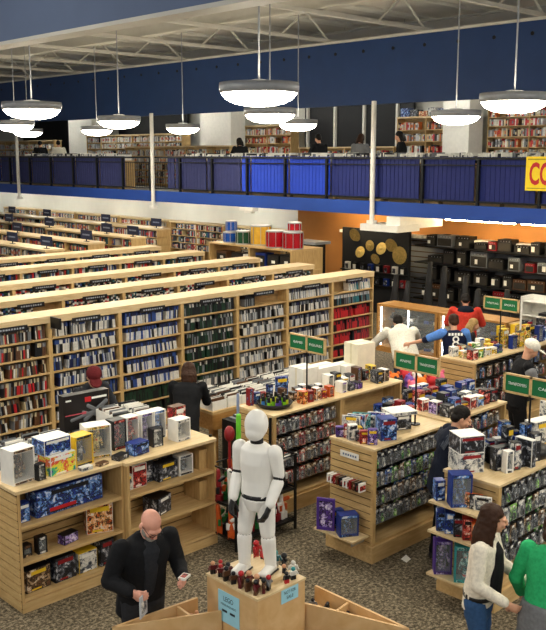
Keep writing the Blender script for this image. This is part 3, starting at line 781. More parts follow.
cards(7.05, 5.76, 1.3, GZ, 11, ['dark', 'dark', 'green', 'dark', 'brown', 'blue'], 'centre-right pegboard gondola', 'blister packs at centre right', toys=('dark', 'green', 'white', 'dark'))
gondola('maple gondola behind the black-jacketed leaning man', 8.45, 5.8, 1.2, pegs=GZ, ncol=8)
cards(8.45, 5.8, 1.2, GZ, 8, ['dark', 'brown', 'red', 'blue'], 'gondola behind leaning man', 'blister packs behind the leaning man')
gondola('maple gondola at right beside the woman in white', 7.08, 4.28, 2.0, pegs=GZ, ncol=14)
cards(7.08, 4.28, 2.0, GZ, 14, ['dark', 'dark', 'white', 'dark', 'brown', 'green'], 'gondola beside cream cardigan', 'blister packs beside the woman in white', toys=('dark', 'white', 'dark', 'green'))
gondola('maple gondola heaped with toys below the navy jersey', 11.2, 7.28, 2.4, pegs=(1.1, .86, .62), ncol=12)
cards(11.2, 7.28, 2.4, (1.1, .86, .62), 12, ['dark', 'brown', 'red', 'blue'], 'gondola below navy jersey', 'blister packs below the jersey')
gondola('maple gondola heaped with boxes at the right edge, beyond the white cap', 9.6, 4.35, 2.4, pegs=(1.1, .86, .62), ncol=12)
cards(9.6, 4.35, 2.4, (1.1, .86, .62), 12, ['purple', 'white', 'red', 'blue'], 'gondola under right-edge sign', 'blister packs at the right edge', toys=('purple', 'white', 'red'))
gondola('far maple gondola of boxes along the right edge', 13.75, 7.28, 2.2, pegs=(), ncol=0)
GT = 1.271
# ---- end shelf of the centre-right gondola
t = thing('end_shelf', 'small maple shelf bracketed low on the slat end of the centre-right gondola', 'shelf', (7.02, 5.8, .3))
part('board', MB().box(-.26, 0, 0, .56, -.022, 0), W_TOP, t)
part('bracket', MB().box(-.2, 0, .06, .075, -.09, -.022), STEEL, t); part('bracket', MB().box(-.2, 0, .48, .495, -.09, -.022), STEEL, t)
m = MB().box(-.015, .015, -.1, .1, 0, .03).box(-.015, .015, -.1, .1, .33, .36).box(-.015, .015, -.1, -.075, .03, .33).box(-.015, .015, .075, .1, .03, .33).box(.005, .012, -.075, .075, .03, .33, 1)
o = solo('picture_box', m, [SIDEM['purple'], ART['purple']], 'flat purple framed pack standing at the left of the low end shelf', 'toy box', (6.8, 6.22, .301), .5)
window_box('blue figure box with handle on the low end shelf', 6.88, 5.98, .3, .21, .24, .14, 'blue', -.55, fig='blue')
toy_box('second blue pack behind the blue figure box on the end shelf', 6.95, 6.2, .3, .14, .2, .08, 'blue', -.4)
t = thing('price_card', 'white printed card fixed on the slat end of the centre-right gondola', 'card', (7.02, 6.08, 1.13))
part('card', MB().box(-.011, -.006, -.13, .13, -.035, .035), CARD, t)
m = MB()
for k in range(6): m.box(-.0125, -.0115, -.1+k*.034, -.078+k*.034, -.012, .01)
part('print', m, flat('print_blue', '#6a7a98'), t)
for k in range(11):
    y = 5.84+k*.045
    m = MB().cyl((7.027, y, .9), (6.88, y, .905), .003, n=5, mi=2).box(6.9, 6.99, y-.014, y+.014, .8, .895, 0).box(6.895, 6.985, y-.016, y-.014, .82, .87, 1)
    solo('candy_packet', m, [SIDEM[['white', 'dark', 'brown', 'red', 'white'][k % 5]], ART['red'], STEEL], f'small packet hanging on the centre-right gondola end, {nth(10-k)} from the left', 'packet', (0, 0, 0), 0, 'hanging packets on the slat end')
# ---- end shelves of the right gondola
for z, y0, y1, l in ((1.03, 4.3, 4.87, 'upper'), (.73, 4.3, 4.87, 'middle'), (.29, 4.3, 4.87, 'lower')):
    t = thing('end_shelf', f'{l} maple shelf on the gondola end beside the woman in white', 'shelf', (7.05, y0, z))
    part('board', MB().box(-.27, 0, 0, y1-y0, -.022, 0), W_TOP, t)
    part('bracket', MB().box(-.2, 0, .05, .065, -.08, -.022), STEEL, t); part('bracket', MB().box(-.2, 0, .5, .515, -.08, -.022), STEEL, t)
WW = 'end shelf by the woman in white'
window_box('tall navy boxed figure on the upper '+WW, 6.9, 4.6, 1.03, .2, .32, .15, 'blue', -.7, fig='blue')
toy_box('narrow blue pack at the left of the upper '+WW, 6.88, 4.82, 1.03, .09, .2, .1, 'blue', -.6)
for k in range(3): toy_box(f'silvery pack on the upper {WW}, {nth(k)} from its right', 6.93, 4.36+k*.05, 1.03, .16, .14, .03, ['white', 'dark', 'orange'][k], -1.2)
for k in range(5): toy_box(f'{["dark blue","blue","black","red","orange"][k]} pack, middle {WW}, {nth(k)} from its left', 6.9, 4.8-k*.1, .73, .09, .19+.02*(k % 2), .14, ['blue', 'blue', 'dark', 'red', 'orange'][k], -.9)
window_box('purple box with a round window on the lower '+WW, 6.9, 4.77, .29, .17, .34, .13, 'purple', -.8, fig='purple')
window_box('teal blue box with coloured figures on the lower '+WW, 6.92, 4.5, .29, .24, .36, .13, 'teal', -.9, fig='teal')
def pile(where, x0, x1, y0, y1, z, nx, ny, hr, pal, group, wr=.8, rz0=-.4, wb=.25, names=('near', 'second', 'third', 'far'), sides=(None, None, 'white', 'dark')):
    dx = (x1-x0)/nx; dy = (y1-y0)/ny
    for j in range(ny):
        for i in range(nx):
            if random.random() < .08: continue
            c = random.choice(pal); x = x0+dx*(i+.5)+random.uniform(-.08, .08)*dx; y = y0+dy*(j+.5)
            w = dx*wr*random.uniform(.7, .92); d = dy*wr*random.uniform(.6, .85); h = random.uniform(*hr)
            l = f'{nth(i)} from left, {names[j]} row {where}'
            if random.random() < wb and h > .12: window_box(f'{CNAME[c]} figure box, '+l, x, y, z, min(w, .3), h, min(d, .2), c if c != 'rainbow' else 'white', rz0*.3+random.uniform(-.12, .12), group, fig=random.choice(pal))
            else: toy_box(f'{CNAME[c]} toy box, '+l, x, y, z, w, h, d, c, rz0*.3+random.uniform(-.15, .15), group, side=random.choice(sides))
# ---- goods on the right gondola top
R_ = 'beside the woman in white'
toy_box('white box with a dark picture, upper of the white stack by the cardigan', 7.2, 4.74, GT+.202, .26, .17, .24, 'dark', -.5, side='white')
toy_box('lower white box of the white stack '+R_, 7.2, 4.74, GT, .26, .2, .24, 'white', -.5, side='white')
random.seed(44)
pile('in dark heap by white stack', 7.36, 7.98, 4.36, 4.82, GT, 5, 4, (.16, .36), ['dark', 'dark', 'blue', 'dark', 'white', 'dark', 'blue'], 'dark heap beside the woman in white', wr=.98, rz0=-1.2, wb=.3, sides=(None, 'dark', 'dark'))
toy_box('upright white-edged book box '+R_, 7.72, 4.4, GT, .07, .28, .2, 'dark', -.1, side='white')
m = MB().lathe([(.0, 0), (.2, 0), (.22, .05), (.2, .09), (.12, .11), (.0, .13)], 20).cyl((0, 0, .1), (.16, .0, .2), .02, mi=1)
solo('vehicle_toy', m, [BLACK, DM['grey']], 'black round toy vehicle lying '+R_, 'toy', (8.05, 4.55, GT))
toy_box('wide cream carton '+R_+', toward the right edge', 8.5, 4.62, GT, .5, .28, .14, 'white', -.2, side='white')
toy_box('white carton standing behind the cream one toward the right edge', 8.8, 4.72, GT+.0, .26, .4, .12, 'white', -.2, side='white')
# ---- goods on the centre-right gondola top
R2 = 'on the centre-right gondola'
cs = ['purple', 'red', 'white', 'dark', 'red', 'purple']
for k in range(6):
    toy_box(f'small {CNAME[cs[k]]} pack {R2}, {nth(k)} from the left in the front heap', 7.11+.035*(k % 2), 6.3-k*.085, GT, .1, .11+.03*(k % 3), .07, cs[k], -.8+random.uniform(-.3, .3))
toy_box('yellow pack lying in the front heap '+R2, 7.24, 6.2, GT, .14, .1, .08, 'yellow', -.6)
cs = ['white', 'blue', 'teal', 'white', 'blue', 'purple', 'blue']
for k in range(7):
    toy_box(f'{CNAME[cs[k]]} book-like pack leaning in the row {R2}, {nth(k)} from the left', 7.26+k*.045, 6.28-k*.035, GT, .2, .2+.015*(k % 3), .025, cs[k], -1.0, rx=-.12, side='white' if k % 2 else None)
toy_box('big bright blue box at the front edge '+R2, 7.4, 5.9, GT, .18, .24, .17, 'blue', -.5, side='blue')
toy_box('second blue box behind the big bright one '+R2, 7.56, 6.06, GT, .14, .2, .15, 'blue', -.5, side='white')
toy_box('black-fronted carton under a white lid '+R2, 7.82, 6.05, GT, .2, .17, .2, 'dark', -.4)
toy_box('flat white box lying on the black-fronted carton '+R2, 7.82, 6.05, GT+.173, .32, .04, .26, 'white', -.4, side='white')
# ---------------------------------------------------------------- little figures
FIGK = {}
def fig_mesh(a, b, h, hd='skin'):
    key = (a, b, round(h, 2), hd)
    if key not in FIGK:
        m = MB()
        m.box(-.2*h, -.015*h, -.1*h, .1*h, 0, .36*h, 1).box(.015*h, .2*h, -.1*h, .1*h, 0, .36*h, 1)
        m.prism([(-.24*h, -.12*h), (.24*h, -.12*h), (.2*h, .12*h), (-.2*h, .12*h)], .36*h, .7*h, 0)
        m.cap((-.27*h, 0, .64*h), (-.36*h, -.12*h, .42*h), .06*h, n=6, mi=0).cap((.27*h, 0, .64*h), (.36*h, -.12*h, .42*h), .06*h, n=6, mi=0)
        m.ell((0, 0, .86*h), (.18*h, .18*h, .17*h), 10, 6, 2)
        FIGK[key] = m.mesh('toy_figure', [DM[a] if a in DM else SIDEM[a], DM[b] if b in DM else SIDEM[b], FH[hd]])
    return FIGK[key]
FH = {'skin': flat('toy_head', '#d8a078', .5), 'black': DM['black'], 'red': DM['red'], 'white': DM['white'], 'teal': SIDEM['teal'], 'purple': SIDEM['purple']}
def fig(label, x, y, z, h, a, b, hd, rz, group, lay=0):
    o = link(bpy.data.objects.new('toy_figure', fig_mesh(a, b, h, hd))); o.location = (x, y, z+.001); o.rotation_euler = (0, 0, rz)
    return tag(o, label, 'toy figure', group)
# ================================================================ PEDESTAL, BINS, MANNEQUIN
PX0, PX1, PY0, PY1, PZ = 4.17, 4.67, 4.48, 5.06, 1.1
t = thing('pedestal', 'tall square plywood pedestal carrying the white mannequin', 'pedestal', (PX0, PY0, 0))
a, b = PX1-PX0, PY1-PY0
part('box', MB().box(0, a, 0, b, 0, PZ-.02), W_PLY, t, .004)
part('lid', MB().box(-.006, a+.006, -.006, b+.006, PZ-.02, PZ), W_TOP, t, .003)
c = thing('notice_card', 'pale blue LEGO notice on the left face of the plywood pedestal', 'card', (PX0-.001, 4.8, .9))
part('card', MB().box(-.004, 0, -.12, .12, -.125, .125), BLUEC, c)
text('LEGO', .11, .04, INK, c, facing_mx(-.0055, -.0, .07))
text('MINI FIGURES', .17, .018, INK, c, facing_mx(-.0055, 0, .02), 'small_print')
for yy in (.045, -.045): part('price_print', MB().box(-.0055, -.004, yy-.028, yy+.028, -.04, -.022), INK, c)
c = thing('notice_card', 'pale blue card reading not for sale on the right face of the plywood pedestal', 'card', (4.5, PY0-.001, 1.02))
part('card', MB().box(-.09, .09, -.004, 0, -.05, .07), BLUEC, c)
text('NOT FOR', .12, .026, INK, c, facing_my(0, -.0055, .03))
text('SALE', .07, .026, INK, c, facing_my(0, -.0055, -.012))
solo('wooden_stand', MB().prism([(-.16, -.19), (.16, -.19), (.16, .19), (-.16, .19)], 0, .035), W_TOP, 'flat wooden base board under the feet of the white mannequin', 'stand', (4.44, 4.76, PZ+.001), .0, bevel=.004)
# low bins flaring out from the pedestal
def wing(label, apex, B, Fp, z, div, nm):
    t = thing('low_bin', label, 'bin')
    th = .02
    def wall(p, q, name, h=z):
        d = Vector((q[0]-p[0], q[1]-p[1], 0)); n_ = Vector((-d.y, d.x, 0)).normalized()*th/2
        part(name, MB().prism([(p[0]+n_.x, p[1]+n_.y), (p[0]-n_.x, p[1]-n_.y), (q[0]-n_.x, q[1]-n_.y), (q[0]+n_.x, q[1]+n_.y)], 0, h), W_PLY, t)
    wall(apex, B, 'back_wall'); wall(apex, Fp, 'front_wall')
    part('bottom', MB().prism([apex, B, Fp] if nm else [apex, Fp, B], z-.16, z-.14), W_PLY, t)
    if div:
        p = [apex[i]+(B[i]-apex[i])*div for i in (0, 1)]; q = [apex[i]+(Fp[i]-apex[i])*(div-.03) for i in (0, 1)]
        wall(p, q, 'divider', z-.01)
    return t
BZ = .86
wing('low plywood wedge bin on the left of the pedestal, in front of the bald man', (3.42, 5.25), (4.16, 5.17), (4.16, 4.88), BZ, .75, 0)
wing('low plywood wedge bin on the right of the pedestal', (4.98, 3.72), (4.98, 4.66), (4.66, 4.66), BZ, .62, 1)
random.seed(5)
for k in range(8):
    u = random.uniform(.5, .95); v = random.uniform(.2, .8)
    bx, by = 4.98, 3.72+.94*u; fx, fy = 4.98-.32*u, 3.72+.94*u
    fig(f'small {["black","grey","white","black"][k % 4]} toy figure lying in the right-hand wedge bin, {nth(k)} of its heap', fx+(bx-fx)*v, fy, BZ-.139, .09, ['black', 'grey', 'white', 'black'][k % 4], 'grey', 'black', random.uniform(0, 6), 'toys in the right wedge bin')
for k in range(4):
    fig(f'small red toy figure in the left-hand wedge bin, {nth(k)} from the pedestal', 4.08-k*.06, 5.08-.01*k, BZ-.139, .09, 'red', 'brown', 'skin', random.uniform(0, 6), 'toys in the left wedge bin')
# figures round the mannequin's feet
k = 0
spots = [(4.2+.0, 5.02), (4.21, 4.94), (4.2, 4.86), (4.2, 4.78), (4.205, 4.7), (4.2, 4.62), (4.21, 4.54), (4.26, 5.0), (4.25, 4.9), (4.25, 4.66), (4.255, 4.58), (4.27, 4.52), (4.33, 4.53)]
for x, y in spots:
    fig(f'little dark red figure on the pedestal, {nth(k)} counting from its far left corner', x, y, PZ, random.choice([.1, .115, .13]), random.choice(['maroon', 'maroon', 'brown', 'grey']), random.choice(['black', 'brown', 'maroon']), random.choice(['skin', 'black', 'red']), random.uniform(-1, 1), 'dark red figures on the pedestal'); k += 1
for (x, y, h, a_, b_, hd, l) in ((4.64, 5.0, .14, 'red', 'red', 'red', 'round-headed red figure at the back of the pedestal top'), (4.62, 4.9, .14, 'red', 'black', 'red', 'second round-headed red figure behind the mannequin'), (4.64, 4.78, .13, 'teal', 'white', 'teal', 'teal-headed figure at the right of the pedestal top'), (4.64, 4.68, .14, 'black', 'white', 'black', 'black-headed figure at the right rear of the pedestal'),
      (4.64, 4.58, .11, 'white', 'white', 'white', 'white figure at the right front edge of the pedestal'), (4.58, 4.52, .1, 'white', 'black', 'teal', 'white and teal figure by the right corner of the pedestal'), (4.5, 5.0, .17, 'purple', 'purple', 'purple', 'purple figure between the mannequin legs'), (4.56, 4.6, .1, 'black', 'cream', 'skin', 'black and cream figure on the right of the pedestal'), (4.5, 4.51, .09, 'black', 'red', 'black', 'small black and red figure at the front edge of the pedestal')):
    fig(l, x, y, PZ, h, a_, b_, hd, random.uniform(-.8, .8), 'loose figures on the pedestal')
# ================================================================ TOY RACK, TUBS, SIGNS, WHITE BOXES
t = thing('toy_rack', 'black wire floor rack of colourful toy weapons between the bookcase and the gondola', 'rack', (6.15, 6.95, 0))
for x in (0, .92):
    for y in (0, .42): part('post', MB().box(x, x+.025, y, y+.025, 0, .92 if y == 0 else 1.25), BLACKM, t)
m = MB()
for z in (.12, .5, .9): m.box(0, .945, 0, .012, z, z+.015).box(0, .945, .433, .445, z, z+.015).box(0, .012, 0, .445, z, z+.015).box(.933, .945, 0, .445, z, z+.015)
for k in range(10): m.box(.09*k+.05, .09*k+.055, 0, .445, .12, .125)
part('frame', m, BLACKM, t)
part('tray', MB().box(.01, .935, .01, .435, .1, .115).box(.01, .935, .01, .435, .48, .49), BLACK, t)
random.seed(9)
TC = ['orange', 'red', 'green', 'red', 'white', 'orange', 'teal', 'green', 'dark', 'red']
for r in range(2):
    for k in range(9):
        for q in range(2):
            c = TC[(k*3+r*4+q*5) % 10]
            L_ = random.uniform(.24, .36) if r == 0 else random.uniform(.3, .5)
            m = MB().cap((0, 0, .03), (random.uniform(-.03, .03), .02, L_), .036, .026, n=8).box(-.06, .06, -.016, .016, .1, .17, 1).cap((0, 0, L_*.7), (.05, -.03, L_*.75), .026, n=6, mi=1).box(-.045, .045, -.03, .03, 0, .08, 0)
            solo('toy_weapon', m, [SIDEM[c], SIDEM[random.choice(['dark', 'white', 'orange', 'green'])]], f'{CNAME[c]} toy weapon, {"lower" if r == 0 else "upper"} tier of wire rack, {nth(k)} from left, {"front" if q == 0 else "back"} row', 'toy', (6.2+.1*k, 7.08+.2*q, .117 if r == 0 else .492), random.uniform(-1, 1), 'toy weapons in the wire rack')
for x, y, c, h, l in ((6.42, 7.2, 'green', .75, 'tall lime green toy sword standing up from the wire rack'), (6.52, 7.32, 'blue', .95, 'long grey-blue toy blade, tallest in the wire rack'), (6.25, 7.16, 'red', .62, 'big red toy mallet sticking up at the left of the wire rack')):
    m = MB().cap((0, 0, .02), (0, 0, h*.3), .02, n=8).cap((-.06, 0, h*.3), (.06, 0, h*.3), .015, n=8)
    if c == 'red': m.ell((0, 0, h*.95), (.06, .06, .09))
    m.cap((0, 0, h*.3), (0, 0, h), .028 if c == 'green' else .016, n=8)
    solo('toy_sword', m, {'green': flat('lime', '#6fd23a', .4), 'blue': flat('blade_grey', '#8a98b8', .3), 'red': SIDEM['red']}[c], l, 'toy', (x, y, .7 if c != 'x' else 0), 0)
# green hanging signs on poles
def green_sign(x, y, zb, txt, label, zt=1.88):
    t = thing('green_sign', label, 'sign', (x, y, zb))
    H = zt-zb
    part('pole', MB().cyl((0, 0, .012), (0, 0, H+.02), .011, n=8).cyl((0, 0, 0), (0, 0, .012), .06, n=14), BLACKM, t)
    part('frame', MB().box(-.015, .015, -.31, .31, H, H+.022).box(-.015, .015, -.31, .31, H+.19, H+.208).box(-.015, .015, -.315, -.29, H, H+.208).box(-.015, .015, .29, .315, H, H+.208).box(-.015, .015, -.015, .015, H, H+.208), W_MAPLE, t)
    for s, w in ((1, txt[0]), (-1, txt[1])):
        p = part('panel', MB().box(-.008, .008, s*.152-.137, s*.152+.137, H+.022, H+.19), GREEN, t)
        text(w, min(.21, .028*len(w)+.02), .03, WINK, p, facing_mx(-.0095, s*.152, H+.106))
green_sign(7.93, 7.6, GT, ('GAMES', 'FIGURES'), 'green two-panel sign on a black pole in front of the white cartons')
green_sign(8.05, 6.0, GT, ('ANIME', 'TRANSFORMERS'), 'green two-panel sign reading anime and transformers, centre right')
green_sign(8.03, 4.55, GT, ('TRANSFORMERS', 'CARS'), 'green two-panel sign before the man in the white cap, cut by the right edge')
green_sign(12.2, 7.5, GT, ('WRESTLING', 'SPORTS'), 'green two-panel sign beyond the red jacket, farthest back', 1.9)
# goods on the mannequin-side gondola top
R3 = 'on the gondola behind the mannequin'
m = MB().lathe([(.19, 0), (.23, .06), (.21, .06), (.18, .01), (0, .01)], 24)
solo('round_tray', m, BLACK, 'round black tray of bottled slime '+R3, 'tray', (7.42, 7.66, GT))
k = 0
for rr, nn in ((.15, 9), (.075, 5)):
    for j in range(nn):
        aa = 2*PI*j/nn; c = ['green', 'yellow', 'green', 'yellow', 'blue', 'green', 'purple'][k % 7]
        m = MB().cyl((0, 0, 0), (0, 0, .07), .024, n=10, mi=0).cyl((0, 0, .07), (0, 0, .13), .022, .018, n=10, mi=1)
        solo('slime_bottle', m, [flat('glow_'+c, {'green': '#8fd82a', 'yellow': '#e8ec3a', 'blue': '#4a8ad8', 'purple': '#6a50b0'}[c], .3), BLIS if False else SIDEM['dark']], f'dark-capped {c} bottle in the round black tray, {"outer" if rr > .1 else "inner"} ring, {nth(j)} from right', 'bottle', (7.42+rr*math.cos(aa), 7.66+rr*math.sin(aa), GT+.011), 0, 'slime bottles'); k += 1
random.seed(21)
pile('on the gondola behind the mannequin', 7.7, 8.3, 7.42, 7.95, GT, 5, 3, (.07, .16), ['red', 'brown', 'dark', 'brown', 'white', 'orange'], 'boxes behind the mannequin')
toy_box('bright blue box standing up '+R3+', left of the white cartons', 7.8, 7.92, GT+.0, .16, .26, .05, 'blue', -.4, side='blue')
pile('beside the slime tray', 7.18, 7.62, 7.84, 7.96, GT, 4, 1, (.12, .24), ['red', 'brown', 'blue', 'dark'], 'boxes behind the slime tray')
pile('open gondola by cream carton', 8.45, 9.45, 7.42, 7.9, GT, 7, 2, (.08, .2), ['dark', 'white', 'yellow', 'dark', 'white', 'brown', 'purple'], 'boxes by the cream carton', wb=.4)
for x, y, w, h, d, l, mm in ((8.93, 8.62, .3, .74, .3, 'left of three white cartons standing between table and gondola', CARD), (9.28, 8.6, .46, .7, .3, 'wide middle one of three white cartons standing between table and gondola', CARD), (9.66, 8.5, .26, .68, .3, 'right one of three white cartons standing between table and gondola', CARD)):
    m = MB().box(-w/2, w/2, -d/2, d/2, 0, .62, 0).box(-w/2, w/2, -d/2, d/2, .622, .62+h, 0).box(-w/2-.002, w/2+.002, -.02, .02, .62, .621+h, 1)
    solo('white_carton', m, [mm, CREAM], 'tall stack-like '+l if False else l, 'carton', (x, y, .0), -.05, 'white cartons')
solo('cream_carton', MB().box(-.17, .17, -.15, .15, 0, 1.6, 0).box(-.171, .171, -.02, .02, 0, 1.6001, 1), [CREAM, flat('tape', '#d8cfae')], 'tall cream cardboard carton right of the white cartons', 'carton', (9.9, 8.42, 0), -.12)
# dump bin of toys between the gondolas
t = thing('dump_bin', 'maple dump bin heaped with packaged toys behind the centre-right gondola', 'bin', (8.75, 6.55, 0))
m = MB().box(0, 1.6, 0, .02, 0, .95).box(0, 1.6, .78, .8, 0, .95).box(0, .02, .02, .78, 0, .95).box(1.58, 1.6, .02, .78, 0, .95).box(.02, 1.58, .02, .78, .82, .85)
part('box', m, W_MAPLE, t)
pile('in the dump bin behind the centre-right gondola', 8.79, 10.3, 6.6, 7.3, .86, 8, 4, (.18, .42), ['blue', 'blue', 'purple', 'dark', 'red', 'blue', 'dark'], 'toys in the dump bin', wb=.3)
random.seed(33)
t = thing('dump_bin', 'second maple bin heaped with soft toys, farther back than the first', 'bin', (9.9, 7.4, 0))
m = MB().box(0, .9, 0, .02, 0, .95).box(0, .9, .78, .8, 0, .95).box(0, .02, .02, .78, 0, .95).box(.88, .9, .02, .78, 0, .95).box(.02, .88, .02, .78, .82, .85)
part('box', m, W_MAPLE, t)
STC = ['#e0718c', '#e8e2d4', '#e07a2c', '#2a2c33', '#c8343a', '#7a58b0']
STN = ['pink', 'white', 'orange', 'black', 'red', 'purple']
for j in range(3):
    for i in range(4):
        ci = (i*2+j*3) % 6; r = random.uniform(.085, .11)
        m = MB().ell((0, 0, r), (r, r*.9, r)).ell((0, -r*.3, r*2.3), (r*.8, r*.75, r*.75))
        for q in (1, -1): m.ell((q*r*.6, -r*.1, r*3.0), (r*.25, r*.2, r*.3), 8, 6).ell((q*r*.95, -r*.4, r*1.3), (r*.3, r*.5, r*.3), 8, 6).ell((q*r*.55, -r*.8, r*.35), (r*.35, r*.5, r*.35), 8, 6)
        solo('soft_toy', m, flat('plush_'+STN[ci], STC[ci], .9), f'{STN[ci]} soft toy, {nth(i)} from left, {("near", "second", "far")[j]} row of the second maple bin', 'soft toy', (10.03+.215*i, 7.56+.24*j, .851), random.uniform(-.9, .4), 'soft toys in the second bin')
pile('on the gondola behind the leaning man', 8.5, 9.6, 5.86, 6.36, GT, 7, 3, (.1, .24), ['blue', 'blue', 'purple', 'blue', 'dark', 'red'], 'boxes behind the leaning man', wr=.95)
pile('on the gondola below the navy jersey', 11.24, 12.3, 7.34, 7.84, GT, 6, 3, (.1, .2), ['yellow', 'green', 'white', 'yellow', 'blue', 'rainbow', 'red'], 'boxes below the jersey')
pile('on the gondola right of the blonde child', 12.35, 13.55, 7.34, 7.84, GT, 6, 3, (.12, .36), ['dark', 'blue', 'dark', 'white', 'yellow'], 'boxes right of the blonde child')
pile('on the far gondola along the right edge', 13.8, 15.9, 7.34, 7.84, GT, 9, 2, (.16, .4), ['white', 'red', 'dark', 'white', 'blue'], 'boxes on the far right gondola')
pile('on the gondola under the right-hand green sign', 9.65, 11.9, 4.4, 4.9, GT, 11, 2, (.12, .3), ['white', 'purple', 'white', 'red', 'dark'], 'boxes at the right edge')
# ================================================================ MUSIC CORNER
for i, (y0, l) in enumerate(((10.95, 'left'), (9.3, 'right'))):
    t = thing('glass_counter', f'{l} lit glass display counter with oak frame in the music corner', 'counter', (15.35, y0, 0))
    part('base', MB().box(0, .6, 0, 1.62, 0, .12), W_OAK, t)
    part('frame', MB().box(0, .6, 0, 1.62, 1.02, 1.06).box(0, .05, 0, .06, .12, 1.02).box(0, .05, 1.56, 1.62, .12, 1.02).box(.02, .58, 1.56, 1.6, .12, 1.02).box(.02, .58, .02, .06, .12, 1.02), W_OAK, t)
    part('glass', MB().box(.01, .016, .06, 1.56, .12, 1.02), GLASS, t)
    part('back', MB().box(.56, .58, .06, 1.56, .12, 1.02), BLACK, t)
    for z in (.42, .72): part('shelf', MB().box(.04, .56, .06, 1.56, z-.008, z), GLASS, t)
    for yy in (1.5, .76): part('led_strip', MB().box(.02, .03, yy, yy+.018, .14, 1.0), LED, t)
    for z in (.121, .422, .722):
        for k in range(6):
            c = ['dark', 'white', 'blue', 'dark', 'white', 'brown'][(k+int(z*10)) % 6]
            solo('gadget', MB().box(-.08, .08, -.07, .07, 0, .06, 0).box(-.06, .06, -.05, .05, .06, .09+.02*(k % 3), 1), [SIDEM[c], SIDEM['dark']], f'{CNAME[c]} gadget on the {"bottom" if z < .2 else "middle" if z < .5 else "top"} level, {l} glass counter, {nth(k)} from right', 'gadget', (15.35+.3, y0+.2+k*.23, z+.002), random.uniform(-.4, .4), 'gadgets in the glass counters')
m = MB().box(0, .6, 0, 1.0, 0, 1.02, 0).box(-.02, .62, -.02, 1.02, 1.02, 1.06, 1)
solo('oak_counter', m, [W_OAK, W_MAPLE], 'solid oak counter right of the glass display counters', 'counter', (15.35, 8.22, 0))
# shelves of amplifiers on the grey wall
random.seed(4)
k = 0
for zi, z in enumerate((1.95, 1.5, 1.05, .55)):
    t = thing('wall_shelf', f'black wall shelf of music gear, {nth(zi)} from the top of the grey slatted wall', 'shelf', (19.35, 7.6, z))
    part('board', MB().box(0, .58, 0, 7.0, -.03, 0), BLACK, t)
    for j in range(5): part('bracket', MB().box(.1, .58, .3+1.6*j, .33+1.6*j, -.05, -.03), BLACKM, t)
    y = 7.75; kk = 0
    while y < 14.2:
        w = random.uniform(.22, .5); h = random.uniform(.16, .42) if z > .8 else random.uniform(.25, .46)
        if zi == 0: h = min(h, .3)
        h = min(h, .39)
        c = random.choice(['dark']*8+['brown', 'red', 'white'])
        mm = {'dark': BLACK, 'brown': SIDEM['brown'], 'red': SIDEM['red'], 'white': DM['grey']}[c]
        m = MB().box(0, .34, -w/2, w/2, 0, h, 0).box(-.006, 0, -w/2+.02, w/2-.02, .02, h*.7, 1)
        for j in range(4): m.cyl((-.008, -w/2+.06+j*w*.2, h*.85), (.0, -w/2+.06+j*w*.2, h*.85), .012, n=8, mi=2)
        m.box(-.012, -.007, w*.05, w*.05+random.uniform(.06, .1), h*.2, h*.2+random.uniform(.07, .15), 3) if random.random() < .75 else None
        m.box(.05, .2, -.07, .07, h, h+.012, 1)
        o = solo('amplifier', m, [mm, PEG, STEEL, CARD], f'{"black" if c == "dark" else "grey" if c == "white" else c} amplifier on {nth(zi)} shelf down, grey wall, {nth(kk)} from right', 'amplifier', (19.45, y+w/2, z+.001), 0, 'amplifiers on the grey wall')
        y += w+random.uniform(.02, .16); kk += 1
# gig bags and stands in front of the shelves
for k, (x, y, h) in enumerate(((17.6, 13.9, 1.35), (17.5, 13.45, 1.25), (17.7, 12.95, 1.75), (17.6, 12.45, 1.7), (17.75, 11.95, 1.5), (17.6, 11.5, 1.25), (17.7, 10.8, 1.3), (17.8, 10.2, 1.2), (17.7, 9.6, 1.35))):
    m = MB().loft([((0, 0, 0), (0, .17, 0), (.07, 0, 0)), ((0, 0, .12), (0, .22, 0), (.1, 0, 0)), ((.03, 0, .38), (0, .2, 0), (.1, 0, 0)), ((.05, 0, .6), (0, .15, 0), (.09, 0, 0)), ((.07, 0, .7*h), (0, .09, 0), (.07, 0, 0)), ((.1, 0, h), (0, .06, 0), (.05, 0, 0))], 14)
    m.box(-.11, -.1, -.03, .04, .3, .42, 1)
    solo('gig_bag', m, [flat('nylon_black', '#16161a', .6), CARD], f'black instrument gig bag standing before the grey wall, {nth(k)} from the left', 'gig bag', (x, y, 0.001), 0, 'gig bags')
for k, (y, z, r) in enumerate(((16.45, 2.1, .19), (15.9, 1.85, .15), (15.5, 1.8, .17), (15.15, 1.9, .2), (14.87, 1.66, .24), (16.25, 1.65, .16), (15.7, 1.5, .15))):
    m = MB().lathe([(.001, .025), (.03, .022), (.045, .01), (r*.6, .006), (r, 0), (r, -.003), (r*.6, .002), (.001, .006)], 24, M=Matrix.Rotation(-PI/2+.3*((k % 3)-1), 4, 'Y'), smooth=False)
    solo('cymbal', m, flat('brass', '#d2b468', .4, .2, 20, metal=.35), f'brass cymbal hung on the dark display, {nth(k)} of the cluster counting from its top left', 'cymbal', (19.05, y, z), 0, 'brass cymbals')
struct('wall_display', MB().box(19.1, 19.2, 14.6, 16.95, .0, 2.3), flat('display_black', '#1b1c1f', .7))
for k in range(16):
    m = MB().box(-.05, .05, -.07, .07, 0, .2, 0).box(-.056, -.05, -.05, .05, .02, .15, 1)
    c = ['dark', 'white', 'red', 'dark', 'blue', 'dark'][k % 6]
    solo('boxed_accessory', m, [SIDEM[c], CARD if k % 3 == 0 else ART['dark']], f'{CNAME[c]} boxed accessory hung below the cymbals, {nth(k % 8)} from the right in the {"upper" if k < 8 else "lower"} row', 'box', (19.04, 14.72+.28*(k % 8), 1.151 if k < 8 else .801), 0, 'boxed accessories below the cymbals')
